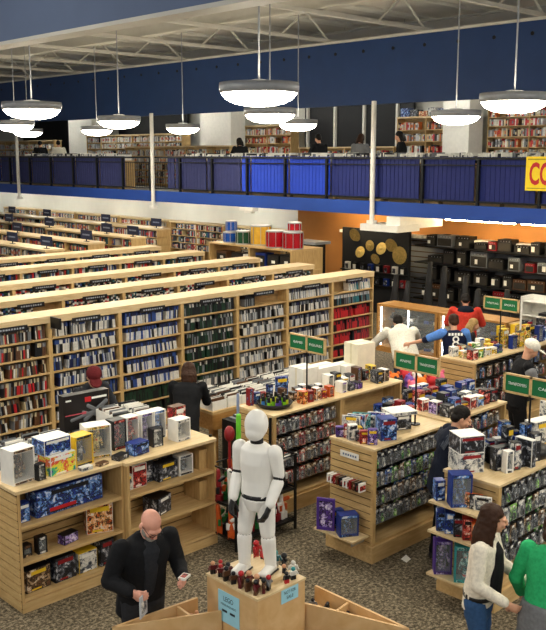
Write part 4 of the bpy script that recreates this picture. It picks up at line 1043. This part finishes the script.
for z, l in ((1.15, 'upper'), (.8, 'lower')):
    solo('wall_ledge', MB().box(18.96, 19.1, 14.6, 16.9, z-.03, z), BLACK, f'{l} black ledge of boxed accessories below the brass cymbals', 'ledge')
# drum riser with drums
t = thing('drum_shelf', 'black and maple riser shelf carrying the drum kits at the end of the media runs', 'shelf', (15.3, 15.2, 0))
part('top_board', MB().box(0, 1.1, 0, 3.1, 2.0, 2.04), W_MAPLE, t)
part('middle_board', MB().box(0, 1.1, 0, 3.1, 1.48, 1.52), W_MAPLE, t)
for y in (0, 1.5, 3.05): part('upright', MB().box(0, 1.1, y, y+.05, 0, 1.48).box(0, 1.1, y, y+.05, 1.52, 2.0), W_MAPLEX, t)
part('back_panel', MB().box(1.05, 1.1, 0.05, 3.05, 0, 1.48), BLACK, t)
def drum(label, x, y, z, r, h, col, lay=False, group='drums on the riser'):
    t = thing('drum', label, 'drum', (x, y, z+.001), 0, group)
    M = Matrix.Translation((0, 0, r)) @ Matrix.Rotation(PI/2, 4, 'Y') @ Matrix.Translation((0, 0, -h/2)) if lay else Matrix.Identity(4)
    part('shell', MB().cyl((0, 0, .01), (0, 0, h-.01), r*.97, n=24, M=M), flat('drum_'+col, {'blue': '#1d4fa8', 'green': '#1e4a34', 'yellow': '#d8a93a', 'red': '#a81420'}[col], .2, .1), t)
    for z0 in (0, h-.03): part('hoop', MB().cyl((0, 0, z0), (0, 0, z0+.03), r, n=24, M=M), STEEL, t)
    part('head', MB().cyl((0, 0, h), (0, 0, h+.004), r*.93, n=24, M=M), CARD, t)
    for k in range(8):
        a_ = 2*PI*k/8; part('tension_rod', MB().cyl((r*math.cos(a_), r*math.sin(a_), .03), (r*math.cos(a_), r*math.sin(a_), h-.03), .009, n=6, M=M), STEEL, t)
DZ = 2.041
drum('blue floor drum, lower left of the blue drum stack', 15.6, 17.75, DZ, .2, .28, 'blue')
drum('blue drum behind, lower right of the blue drum stack', 15.95, 17.45, DZ, .2, .3, 'blue')
drum('small blue drum on top of the blue drum stack', 15.62, 17.75, DZ+.29, .15, .28, 'blue')
drum('dark green drum between the blue stack and the yellow drum', 15.55, 17.2, DZ, .2, .34, 'green')
drum('yellow wood drum in the middle of the riser', 15.75, 16.75, DZ, .27, .5, 'yellow')
drum('left red drum on the riser', 15.55, 16.0, DZ, .25, .42, 'red')
drum('right red drum on the riser', 15.6, 15.45, DZ, .25, .42, 'red')
drum('small red drum standing on the right red drum', 15.62, 15.42, DZ+.43, .17, .22, 'red')
for k, (y, w, h, c) in enumerate(((17.9, .4, .3, 'brown'), (17.3, .4, .3, 'dark'), (16.9, .3, .28, 'white'), (16.4, .36, .36, 'blue'), (15.95, .4, .34, 'dark'), (15.5, .4, .38, 'dark'))):
    m = MB().box(-.15, .15, -w/2, w/2, 0, h).box(-.158, -.15, -w/2+.03, w/2-.03, .03, h-.06, 1).box(-.162, -.158, -.08, .04, h*.4, h*.6, 2)
    solo('practice_amplifier', m, [SIDEM[c], PEG, CARD], f'{CNAME[c]} practice amplifier on the shelf below the drums, {nth(k)} from the left', 'amplifier', (15.55, y, 1.521), 0, 'amplifiers below the drums')
m = MB().box(-.03, .03, -.35, .35, 0, .5).box(-.035, -.03, -.33, .33, .03, .47, 1)
t = thing('speaker_bench', 'black equipment bench behind the drums near the orange wall', 'bench', (17.3, 16.3, 0))
part('seat', MB().box(0, .6, 0, .9, 1.95, 2.02), GREYM, t); part('leg', MB().box(.1, .5, .1, .8, 0, 1.95), BLACK, t)
# white rack and screen at far right
t = thing('white_rack', 'white slotted rack of papers beside the black screen at the right edge', 'rack', (14.9, 7.95, 0))
part('frame', MB().box(0, .4, 0, .04, 0, 1.7).box(0, .4, .76, .8, 0, 1.7).box(.36, .4, .04, .76, 0, 1.7), WHITE, t)
for k in range(6): part('shelf', MB().box(0, .36, .04, .76, .3+k*.26, .32+k*.26), WHITE, t)
for k in range(5):
    solo('paper_stack', MB().box(0, .25, 0, .3, 0, .05+.03*(k % 2)), DM[['white', 'grey', 'cream', 'white', 'black'][k]], f'paper stack in the white rack, {nth(k)} shelf from the bottom', 'papers', (14.95, 8.1+.2*(k % 2), .321+k*.26), 0, 'paper stacks in the white rack')
t = thing('flat_screen', 'black flat screen standing left of the white rack', 'screen', (14.95, 9.05, 1.061+.0))
t.location = (15.6, 8.75, 1.061)
part('panel', MB().box(-.03, .03, -.3, .3, .08, .52), BLACK, t); part('foot', MB().box(-.1, .1, -.15, .15, 0, .02).box(-.02, .02, -.04, .04, .02, .1), BLACK, t)
solo('paper_scrap', MB().add([(0, 0, .002), (.1, .02, .004), (.12, .1, .02), (.02, .09, .006)], [(0, 1, 2, 3)]).add([(0, 0, .0), (.1, .02, .001), (.12, .1, .012), (.02, .09, .001)], [(3, 2, 1, 0)]), CARD, 'crumpled white paper scrap on the floor before the centre-right gondola', 'paper', (7.3, 5.5, 0.001))
# ================================================================ PEOPLE
def organic(mb, voxel, it=3, fac=.5, wr=0, wf=9):
    """joins the overlapping volumes of one body or garment into one smooth skin"""
    me = mb.mesh('tmp', [WHITE]); o = bpy.data.objects.new('tmp', me); C.objects.link(o)
    r = o.modifiers.new('r', 'REMESH'); r.mode = 'VOXEL'; r.voxel_size = voxel; r.use_smooth_shade = True
    if it:
        s = o.modifiers.new('s', 'SMOOTH'); s.factor = fac; s.iterations = it
    dg = bpy.context.evaluated_depsgraph_get(); dg.update()
    out = bpy.data.meshes.new_from_object(o.evaluated_get(dg)); bpy.data.objects.remove(o)
    if wr:
        for v in out.vertices:
            n = noise.noise(Vector(v.co)*wf)+.5*noise.noise(Vector(v.co)*wf*2.3)
            v.co += v.normal*n*wr
    out.materials.clear()
    return out
def skin_part(name, mesh, mat, parent, label=None):
    mesh.materials.clear(); mesh.materials.append(mat)
    mesh.polygons.foreach_set('use_smooth', [True]*len(mesh.polygons))
    return part(name, mesh, None, parent, label=label)
def V(*a): return Vector(a)
SK = flat('skin_light', '#d9a384', .5, .05, 20); SK2 = flat('skin_pink', '#dda08a', .45, .06, 20)
def cloth(name, col, rough=.85): return flat(name, col, rough, .14, 40, bump=.15, spec=.2)
EYEW = flat('eye_dark', '#2a1c18', .3); LIP = flat('lip', '#b06458', .5)
def hand(mb, W, d, nrm, s, curl=.6, k=1.0):
    d = d.normalized(); nrm = (nrm-d*nrm.dot(d)).normalized(); w = d.cross(nrm)
    mb.cap(W, W+d*.07*k, .03*k, .038*k, side=w, ratio=.5)
    for i, L in enumerate((.056, .07, .074, .066)):
        off = w*s*(-.033+.022*i)*k
        p = W+d*.088*k+off; a = curl*.7
        q = p+(d*math.cos(a)+nrm*math.sin(a))*L*.55*k; b = curl*1.7
        e = q+(d*math.cos(b)+nrm*math.sin(b))*L*.5*k
        mb.cap(p-d*.02*k, q, .0095*k, .009*k, n=8); mb.cap(q, e, .009*k, .0078*k, n=8)
    p = W+d*.02*k+w*s*.03*k; q = p+(d*.55+w*s*.6+nrm*.35).normalized()*.045*k; e = q+(d*.8+nrm*.5+w*s*.1).normalized()*.035*k
    mb.cap(p, q, .013*k, .0115*k, n=8); mb.cap(q, e, .011*k, .009*k, n=8)
def person(label, x, y, z, heading, H=1.72, lean=.05, side=0., head=(0, 0), arms=None, feet=None, build=1.0, top=None, sleeve=1.0, bottom=None, shoes=None, skin=None, vox=.012, hem=.02, collar=0, curl=.6, skirt=None, near=False):
    """local frame: faces +Y, right hand at +X. arms: (upper dir, fore dir) right then left"""
    t = thing('person', label, 'person', (x, y, z), math.atan2(heading[1], heading[0])-PI/2, None)
    skin = skin or SK; b = build
    hip = V(0, 0, .525*H)
    s = V(math.sin(side), math.sin(lean)*math.cos(side), math.cos(lean)*math.cos(side)).normalized()
    fr = V(0, math.cos(lean), -math.sin(lean)); rt = V(1, 0, 0)
    chest = hip+s*.2*H; neck = hip+s*.315*H
    sh = {1: hip+s*.288*H+rt*.112*H*b, -1: hip+s*.288*H-rt*.112*H*b}
    yaw, pitch = head
    HM = Matrix.Rotation(yaw, 4, 'Z') @ Matrix.Rotation(-pitch, 4, 'X')
    hd = (s*.6+HM.to_3x3() @ V(0, .15, 1)*.4).normalized()
    hc = neck+hd*.085*H+V(0, .01*H, 0)
    k = H/1.72
    HT = Matrix.Translation(hc) @ HM @ Matrix.Scale(k*1.03, 4)
    B = MB()
    def E_(c, r): B.ell(c, r, 16, 10, M=HT)
    E_((0, -.012, .03), (.074, .092, .082)); E_((0, .026, -.03), (.06, .066, .078)); E_((0, .056, -.083), (.03, .028, .022)); E_((0, .075, .012), (.056, .026, .018))
    E_((0, .1, -.018), (.0125, .018, .024)); E_((0, .108, -.032), (.017, .015, .012)); E_((.04, .07, -.028), (.022, .02, .022)); E_((-.04, .07, -.028), (.022, .02, .022))
    E_((0, .088, -.062), (.024, .012, .011))
    for q in (1, -1): E_((q*.076, -.008, -.012), (.012, .022, .034))
    B.cap(neck-s*.04*H, hc+HM.to_3x3() @ V(0, -.015, -.05)*k, .034*H*.95, .03*H)
    B.loft([(hip-s*.02*H, rt*.085*H, fr*.06*H), (hip+s*.1*H, rt*.075*H, fr*.05*H), (chest, rt*.085*H, fr*.055*H), (hip+s*.29*H, rt*.06*H, fr*.04*H)])
    arms = arms or ((V(.15, 0, -1), V(.02, .25, -1)), (V(-.15, 0, -1), V(-.02, .25, -1)))
    pts = {}
    for q, (u, f) in zip((1, -1), arms):
        u = Vector(u).normalized(); f = Vector(f).normalized()
        e = sh[q]+u*.168*H; w = e+f*.145*H; pts[q] = (e, w, f)
        B.cap(sh[q]-rt*q*.03*H-s*.012*H, sh[q]+u*.05*H-rt*q*.008*H, .018*H, .02*H); B.cap(sh[q]+u*.05*H-rt*q*.008*H, e, .02*H, .021*H); B.cap(e, w, .022*H, .0155*H)
        nrm = V(-q, 0, 0)-f*V(-q, 0, 0).dot(f)
        if nrm.length < .3: nrm = V(0, 0, 1)
        hand(B, w+f*.012*H, f, nrm, 1 if q < 0 else -1, curl, k*.98)
    feet = feet or ((.08, .02), (-.08, -.04))
    legs = {}
    for q, fp in zip((1, -1), feet):
        a = hip+V(q*.052*H, 0, -.01*H); an = V(fp[0], fp[1], .045*H); kn = (a+an)/2+V(0, .025*H, .01*H); legs[q] = (a, kn, an)
        B.cap(a, kn, .045*H, .032*H); B.cap(kn, an, .03*H, .02*H)
    m = organic(B, .0055 if near else vox, 2)
    skin_part('body', m, skin, t)
    # clothing
    G = MB(); w = b
    G.loft([(hip-s*hem*H, rt*.1*H*w, fr*.072*H*w), (hip+s*.05*H, rt*.098*H*w, fr*.072*H*w), (hip+s*.13*H, rt*.094*H*w, fr*.068*H*w), (hip+s*.215*H, rt*.104*H*w, fr*.072*H*w), (hip+s*.265*H, rt*.108*H*w, fr*.064*H*w), (hip+s*.3*H, rt*.075*H*w, fr*.05*H*w), (hip+s*.318*H, rt*.042*H, fr*.042*H)])
    for q in (1, -1):
        e, wr_, f = pts[q]; u = (e-sh[q]).normalized()
        G.cap(sh[q]-rt*q*.012*H-s*.006*H, sh[q]+u*.168*H, .037*H*w, .031*H*w)
        if sleeve > .5: G.cap(e, e+f*.145*H*min(1, (sleeve-.5)*2), .033*H*w, .026*H*w)
    if collar: G.cap(neck+rt*.03*H-fr*.01, neck-rt*.03*H-fr*.01, .03*H, n=12)
    skin_part('top', organic(G, vox, 3, wr=.006), top, t)
    L = MB()
    L.loft([(hip+s*.03*H, rt*.092*H*w, fr*.066*H*w), (hip-V(0, 0, .04*H), rt*.096*H*w, V(0, .07*H*w, 0)), (hip-V(0, 0, .1*H), rt*.088*H*w, V(0, .06*H*w, 0))])
    for q in (1, -1):
        a, kn, an = legs[q]; L.cap(a, kn, .056*H*w, .04*H*w); L.cap(kn, an+V(0, 0, .0), .039*H*w, .031*H*w)
    skin_part('trousers', organic(L, vox, 3, wr=.006), bottom, t)
    for q in (1, -1):
        an = legs[q][2]; S = MB(); S.cap(an+V(0, -.02, -.02*H), an+V(0, .11, -.022*H), .024*H, .022*H, side=V(1, 0, 0), ratio=.9)
        S.box(an.x-.045, an.x+.045, an.y-.06, an.y+.15, .0, .022)
        skin_part('shoe', organic(S, .01, 2), shoes or BLACK, t)
    if z < 1 or near:
        for q in (1, -1):
            part('eye', MB().ell((q*.03, .083, .0), (.012, .008, .008), 8, 6, M=HT), EYEW, t)
        part('mouth', MB().ell((0, .098, -.058), (.021, .006, .0065), 10, 6, M=HT), LIP, t)
    return t, HT, dict(hip=hip, s=s, fr=fr, rt=rt, neck=neck, sh=sh, pts=pts, hc=hc, H=H, legs=legs)
def hair_cap(t, HT, mat, fringe=.0, low=-.02, name='hair', vox=.009):
    m = MB().ell((0, -.022, .042), (.083, .094, .083), 16, 10, M=HT).ell((0, -.055, low), (.074, .055, .06), 14, 8, M=HT)
    for q in (1, -1): m.ell((q*.07, -.02, .01), (.016, .045, .045), 10, 6, M=HT)
    if fringe: m.ell((0, .05, .075), (.06, .036, .03), 12, 8, M=HT)
    return skin_part(name, organic(m, vox, 2, wr=.004, wf=40), mat, t)
def hair_long(t, HT, mat, L=.3, front=True, vox=.009, body=None):
    m = MB().ell((0, -.022, .042), (.086, .097, .085), 16, 10, M=HT)
    for a in range(-6, 7):
        th = PI+a*.27 ; r0 = .07
        p = V(math.sin(th)*.072, math.cos(th)*.08-.01, .02)
        e = V(math.sin(th)*(.1 if abs(a) < 5 else .085), math.cos(th)*.11-.005, -L*random.uniform(.85, 1.05))
        m.cap(p, (p+e)/2+V(0, -.015, 0), .026, .03, n=8, M=HT); m.cap((p+e)/2+V(0, -.015, 0), e, .03, .014, n=8, M=HT)
    return skin_part('hair', organic(m, vox, 2, wr=.006, wf=35), mat, t)
def ball_cap(t, HT, mat, brim=True):
    m = MB().ell((0, -.012, .055), (.096, .11, .086), 18, 10, M=HT)
    m.cap((0, .08, .05), (0, .15, .035), .068, .06, n=16, M=HT, side=HT.to_3x3() @ V(1, 0, 0), ratio=.16) if False else m.ell((0, .125, .045), (.078, .095, .015), 16, 6, M=HT)
    return skin_part('cap', organic(m, .007, 2), mat, t)
JBLACK = cloth('cloth_black', '#17181b'); JNAVY = cloth('cloth_navy', '#161c2c'); CHAR = cloth('cloth_charcoal', '#2a2c31'); CREAMK = cloth('knit_cream', '#e4dccb')
JEANS = cloth('denim', '#34547e'); JEANSD = cloth('dark_denim', '#2a3850'); GRN = cloth('knit_green', '#2fae6c'); GRYC = cloth('cloth_grey', '#77797c'); REDC = cloth('cloth_red', '#c23a2c'); WHC = cloth('cloth_white', '#e8e4d6')
JERS = cloth('jersey_navy', '#141c38'); LBL = cloth('jersey_blue', '#5a8ad8'); BROWNH = cloth('hair_brown', '#3a2418', .55); DARKH = cloth('hair_dark', '#17120f', .5); BLOND = cloth('hair_blond', '#a98a5a', .55); GREYH = cloth('beard_grey', '#8d8880'); MAROON = cloth('cap_maroon', '#5a1a1e'); GLM = STEEL
# bald man
t, HT, q = person('bald bearded man in a black jacket and glasses, studying small packs in his hands', 3.88, 5.53, 0, (-.18, -.98), 1.67, .22, 0, (.1, .7), ((V(.26, -.12, -1), V(-.3, 1, -.02)), (V(-.22, -.05, -1), V(.36, 1, .06))), build=1.22, top=JBLACK, bottom=CHAR, skin=SK2, vox=.011, hem=.1, collar=1, curl=.9, near=True)
m = MB().ell((0, .062, -.085), (.046, .046, .034), 14, 8, M=HT).ell((.045, .03, -.06), (.02, .04, .035), 10, 6, M=HT).ell((-.045, .03, -.06), (.02, .04, .035), 10, 6, M=HT)
skin_part('beard', organic(m, .007, 2, wr=.003, wf=60), GREYH, t)
m = MB()
for s_ in (1, -1):
    for j in range(12):
        a0, a1 = 2*PI*j/12, 2*PI*(j+1)/12
        m.cyl((s_*.032+.024*math.cos(a0), .104, .0+.018*math.sin(a0)), (s_*.032+.024*math.cos(a1), .104, .0+.018*math.sin(a1)), .0025, n=5, M=HT)
    m.cyl((s_*.056, .104, .004), (s_*.08, .0, .006), .0025, n=5, M=HT)
m.cyl((-.008, .106, .004), (.008, .106, .004), .0025, n=5, M=HT)
part('glasses', m, BLACKM, t)
m = MB().loft([(q['hip']+q['s']*.06+q['fr']*.128, V(.05, 0, 0), q['fr']*.022), (q['hip']+q['s']*.3+q['fr']*.135, V(.06, 0, 0), q['fr']*.022), (q['hip']+q['s']*.46+q['fr']*.115, V(.075, 0, 0), q['fr']*.022), (q['hip']+q['s']*.53+q['fr']*.06, V(.05, 0, 0), q['fr']*.02)], 12)
skin_part('shirt', organic(m, .01, 2), CHAR, t)
def hand_world(t, q, sd, d=.1):
    e, w, f = q['pts'][sd]
    M = Matrix.Translation(t.location) @ Matrix.Rotation(t.rotation_euler.z, 4, 'Z')
    return M @ (w+f*d)
a = hand_world(t, q, 1); b_ = hand_world(t, q, -1)
solo('clear_pack', MB().box(-.06, .06, -.004, .004, -.17, .0, 0).box(-.04, .04, -.007, -.004, -.14, -.05, 1), [DM['silver'], ART['white']], 'clear pack of small parts dangling from the bald man\'s right hand', 'pack', (a.x+.02, a.y-.02, a.z+.01), .5)
solo('small_pack', MB().box(-.045, .045, -.03, .03, -.006, .012, 0).box(-.03, .03, -.02, .02, .012, .016, 1), [CARD, ART['red']], 'small white and red pack lying in the bald man\'s left hand', 'pack', (b_.x, b_.y, b_.z+.03), .4)
# person in maroon cap
t, HT, q = person('person in a maroon cap and black jacket, head bowed over the comic table', 6.02, 9.72, 0, (.1, -1), 1.72, .3, 0, (-.5, .6), ((V(.2, .5, -1), V(-.3, 1, -.3)), (V(-.2, .5, -1), V(.3, 1, -.3))), build=1.15, top=CHAR, bottom=JBLACK, vox=.014, collar=1)
ball_cap(t, HT, MAROON)
# woman in black seen from behind
t, HT, q = person('person with brown hair in black, back turned, at the end of the comic table', 7.05, 8.95, 0, (.75, .6), 1.66, .4, 0, (.3, .3), ((V(.05, .5, -1), V(-.3, 1, -.2)), (V(-.05, .5, -1), V(.3, 1, -.2))), build=1.15, top=JBLACK, bottom=JBLACK, vox=.014, hem=.08)
hair_long(t, HT, BROWNH, .17)
# leaning man
t, HT, q = person('dark-haired man in a navy quilted jacket, leaning between the two pegboard gondolas', 7.62, 5.3, 0, (.75, -.66), 1.74, .2, 0, (-.1, .45), ((V(.15, .4, -1), V(-.1, 1, -.1)), (V(-.15, .4, -1), V(.1, 1, -.1))), build=1.15, top=JNAVY, bottom=JBLACK, vox=.012, hem=.08, collar=1, near=True)
hair_cap(t, HT, DARKH, 0)
m = MB()
for j in range(9):
    u = -.2+.05*j
    m.cap(q['hip']+q['s']*.5+V(u, 0, 0)-q['fr']*.085, q['hip']+q['s']*.38+V(u, 0, 0)-q['fr']*.125, .011, n=6)
part('quilted_yoke', m, cloth('yoke_grey', '#4a4f5a'), t)
# woman in white
t, HT, q = person('long-haired woman in a cream cardigan and blue jeans, black bag at her front', 5.76, 3.63, 0, (.3, -.95), 1.66, .1, 0, (.5, .12), ((V(.22, .0, -1), V(-.35, .9, -.55)), (V(-.2, .2, -1), V(.3, 1, -.35))), build=1.0, top=CREAMK, bottom=JEANS, vox=.011, hem=.05, collar=1, curl=.7, near=True)
hair_long(t, HT, BROWNH, .32)
m = MB().loft([(q['hip']+q['s']*.02+q['fr']*.105+V(-.03, 0, 0), V(.115, 0, 0), q['fr']*.06), (q['hip']+q['s']*.25+q['fr']*.105+V(-.03, 0, 0), V(.125, 0, 0), q['fr']*.05), (q['hip']+q['s']*.42+q['fr']*.1, V(.07, 0, 0), q['fr']*.04), (q['hip']+q['s']*.5+q['fr']*.06, V(.04, 0, 0), q['fr']*.02)], 14)
skin_part('vest', organic(m, .011, 2), JBLACK, t, 'black vest front under the cardigan')
part('belt', MB().loft([(q['hip']+q['s']*.02, V(.165, 0, 0), q['fr']*.122), (q['hip']+q['s']*.055, V(.165, 0, 0), q['fr']*.122)], 24), BLACK, t)
# woman in green
t, HT, q = person('dark-haired person in a green sweater and grey skirt, cut by the right edge', 5.88, 3.11, 0, (.85, .15), 1.66, .12, 0, (-.1, .2), ((V(.2, .2, -1), V(0, .8, -.7)), (V(-.25, .02, -1), V(-.05, .75, -.9))), build=1.08, top=GRN, bottom=JBLACK, vox=.011, hem=-.03, curl=.5, near=True, skin=SK2)
hair_cap(t, HT, BROWNH, .0, -.06)
m = MB().loft([(q['hip']+V(0, 0, .1), V(.19, 0, 0), V(0, .14, 0)), (q['hip']+V(0, 0, 0), V(.21, 0, 0), V(0, .16, 0)), (q['hip']-V(0, 0, .2), V(.22, 0, 0), V(0, .17, 0))], 20)
skin_part('grey_skirt', organic(m, .012, 3, wr=.01), GRYC, t)
e, w_, f = q['pts'][-1]
part('wrist_watch', MB().cyl(w_-f*.012, w_+f*.012, .033, n=14), BLACK, t)
# white cap man
t, HT, q = person('man in a white cap and black vest over grey sleeves, behind the green sign', 10.95, 6.42, 0, (.72, -.69), 1.8, .16, 0, (-.05, .55), ((V(.15, .3, -1), V(-.2, 1, -.1)), (V(-.15, .3, -1), V(.2, 1, -.1))), build=1.15, top=JBLACK, bottom=JBLACK, vox=.014, hem=.06)
ball_cap(t, HT, WHC)
for sd in (1, -1):
    e, w_, f = q['pts'][sd]; m = MB().cap(q['sh'][sd]+(e-q['sh'][sd])*.3, e, .082, .066).cap(e, w_, .066, .052)
    skin_part('sleeve', organic(m, .014, 2), GRYC, t, 'grey sleeve')
# navy jersey
t, HT, q = person('person in a navy number 8 jersey with light blue shoulders, reaching left', 12.28, 8.4, 0, (.69, .72), 1.72, .12, 0, (.2, .3), ((V(.2, .4, -1), V(-.1, 1, -.2)), (V(-1, .35, -.55), V(-1, .5, -.35))), build=1.12, top=JERS, sleeve=.5, bottom=JBLACK, vox=.014)
hair_cap(t, HT, BROWNH, 0)
for sd in (1, -1):
    e = q['pts'][sd][0]; m = MB().cap(q['sh'][sd]-q['rt']*sd*.03, q['sh'][sd]+(e-q['sh'][sd])*.75, .086, .07)
    skin_part('shoulder_panel', organic(m, .014, 2), LBL, t, 'light blue shoulder panel')
def back_M(q, up, off):
    c = q['hip']+q['s']*up-q['fr']*off; r_ = q['rt']; s_ = q['s']; n_ = -q['fr']
    return Matrix(((r_.x, s_.x, n_.x, c.x), (r_.y, s_.y, n_.y, c.y), (r_.z, s_.z, n_.z, c.z), (0, 0, 0, 1)))
text('8', .12, .2, WINK, t, back_M(q, .36, .158), 'jersey_number'); text('BRADY' if False else 'NUMBER', .2, .05, WINK, t, back_M(q, .42, .155), 'jersey_name') if False else None
m = MB()
for k in range(5): m.box(-.12+k*.05, -.085+k*.05, -.022, .022, 0, .003, M=back_M(q, .485, .15))
part('name_strip', m, WINK, t)
# red jacket
t, HT, q = person('person in a red jacket with a dark hood, back turned, at the glass counter', 14.3, 9.55, 0, (.8, .6), 1.72, .25, 0, (0, .5), ((V(.3, .3, -1), V(-.1, 1, -.2)), (V(-.3, .3, -1), V(.1, 1, -.2))), build=1.3, top=REDC, bottom=JBLACK, vox=.016, hem=.08)
hair_cap(t, HT, DARKH, 0)
m = MB().ell(q['neck']-q['fr']*.09-q['s']*.06, (.16, .07, .1))
skin_part('hood', organic(m, .014, 2), JNAVY, t, 'dark navy hood')
# blonde child
t, HT, q = person('blonde child between the navy jersey and the red jacket', 13.2, 8.75, 0, (.6, -.8), 1.5, .1, 0, (0, .3), build=1.0, top=CHAR, bottom=JBLACK, vox=.014)
hair_long(t, HT, BLOND, .2)
# hooded person bending over
t, HT, q = person('person in a white hooded top and dark jeans, bent over with their back to us', 12.15, 9.3, 0, (.6, .8), 1.76, .85, 0, (0, .7), ((V(.4, .9, -.6), V(0, .9, -.6)), (V(-.5, .7, -.9), V(-.5, .8, -.7))), build=1.35, top=WHC, bottom=JEANSD, vox=.016, hem=.06)
hair_cap(t, HT, DARKH, 0)
m = MB().ell(q['neck']-q['s']*.03-q['fr']*.07, (.13, .1, .07)); skin_part('hood', organic(m, .014, 2), WHC, t)
# upstairs
for (x, y, hd, H, tp, hm, long_, l) in ((18.6, 17.38, (.2, 1), 1.72, JBLACK, DARKH, 0, 'dark-haired person in a black shirt upstairs behind the royal blue panels'), (18.6, 15.95, (1, .2), 1.7, GRYC, BROWNH, 1, 'brown-haired person in a pale grey top upstairs, left of the white pole'), (18.6, 14.5, (-.6, .8), 1.74, JBLACK, DARKH, 1, 'person in a black hooded top upstairs, right of the white pole'),
      (18.8, 20.9, (.3, 1), 1.66, JBLACK, DARKH, 1, 'person in black upstairs behind the slate navy panels'), (18.8, 31.5, (.4, 1), 1.7, WHC, DARKH, 0, 'person in white upstairs by the far left pole'), (18.8, 32.9, (.4, 1), 1.7, JBLACK, DARKH, 0, 'person in black upstairs left of the one in white')):
    t, HT, q = person(l, x, y, Z2, hd, H, .08, 0, (0, .4), ((V(.25, .3, -1), V(-.3, 1, 0)), (V(-.25, .3, -1), V(.3, 1, 0))), build=1.12, top=tp, bottom=JBLACK, vox=.02)
    (hair_long(t, HT, hm, .16, vox=.014) if long_ else hair_cap(t, HT, hm, vox=.014))
# ---------------------------------------------------------------- plain white display mannequin
t = thing('display_mannequin', 'plain white faceless display mannequin with black joints on the plywood pedestal', 'mannequin', (4.44, 4.77, PZ+.037), math.atan2(-.3, -.95)-PI/2)
MW = flat('mannequin_white', '#f1efe8', .3, .02); MK = flat('mannequin_black', '#141416', .4)
U = MB()
U.ell((0, .01, 1.175), (.09, .1, .115), 18, 12).ell((0, .03, 1.12), (.075, .085, .07), 16, 10)
skin_part('head', organic(U, .009, 3), MW, t)
U = MB().loft([((0, 0, .62), (.135, 0, 0), (0, .1, 0)), ((0, 0, .74), (.125, 0, 0), (0, .095, 0)), ((0, .005, .88), (.14, 0, 0), (0, .11, 0)), ((0, 0, .98), (.14, 0, 0), (0, .1, 0)), ((0, 0, 1.03), (.08, 0, 0), (0, .06, 0))], 20)
skin_part('torso', organic(U, .01, 2), MW, t)
part('neck', MB().cyl((0, .0, 1.0), (0, .01, 1.1), .05, n=14), MK, t)
part('waist_band', MB().loft([((0, 0, .585), (.128, 0, 0), (0, .096, 0)), ((0, 0, .635), (.132, 0, 0), (0, .1, 0))], 20), MK, t)
skin_part('pelvis', organic(MB().loft([((0, 0, .5), (.1, 0, 0), (0, .08, 0)), ((0, 0, .6), (.14, 0, 0), (0, .105, 0))], 18), .01, 3), MW, t)
for s_, fo in ((1, .03), (-1, -.03)):
    sh_ = V(s_*.15, 0, .97); el = V(s_*.18, -.02, .77); wr_ = V(s_*.16, .09, .6)
    u = (el-sh_).normalized(); f = (wr_-el).normalized()
    skin_part('upper_arm', organic(MB().cap(sh_, el-u*.03, .062, .047), .009, 2), MW, t)
    part('elbow', MB().cap(el-u*.045, el+f*.03, .041, .038), MK, t)
    skin_part('forearm', organic(MB().cap(el+f*.04, wr_, .049, .04), .009, 2), MW, t)
    m = MB(); hand(m, wr_+f*.02, f, V(-s_, 0, 0), -s_, .7, .95); skin_part('hand', organic(m, .0055, 2), MK, t)
    hp = V(s_*.075, 0, .55); kn = V(s_*.085+fo*.3, .02+fo*.5, .31); an = V(s_*.095, fo*1.2, .07)
    u = (kn-hp).normalized(); f = (an-kn).normalized()
    skin_part('thigh', organic(MB().cap(hp, kn-u*.02, .076, .06), .009, 2), MW, t)
    part('knee', MB().cap(kn-u*.03, kn+f*.03, .052, .05), MK, t)
    skin_part('shin', organic(MB().cap(kn+f*.04, an, .06, .048), .009, 2), MW, t)
    skin_part('foot', organic(MB().cap(an+V(0, -.01, -.03), an+V(s_*.015, .12, -.045), .045, .035, side=V(1, 0, 0), ratio=.8).box(an.x-.04, an.x+.04, an.y-.04, an.y+.14, .001, .03), .008, 3), MW, t)
    part('sole', MB().box(an.x-.047, an.x+.047, an.y-.05, an.y+.16, .0, .012), MK, t)
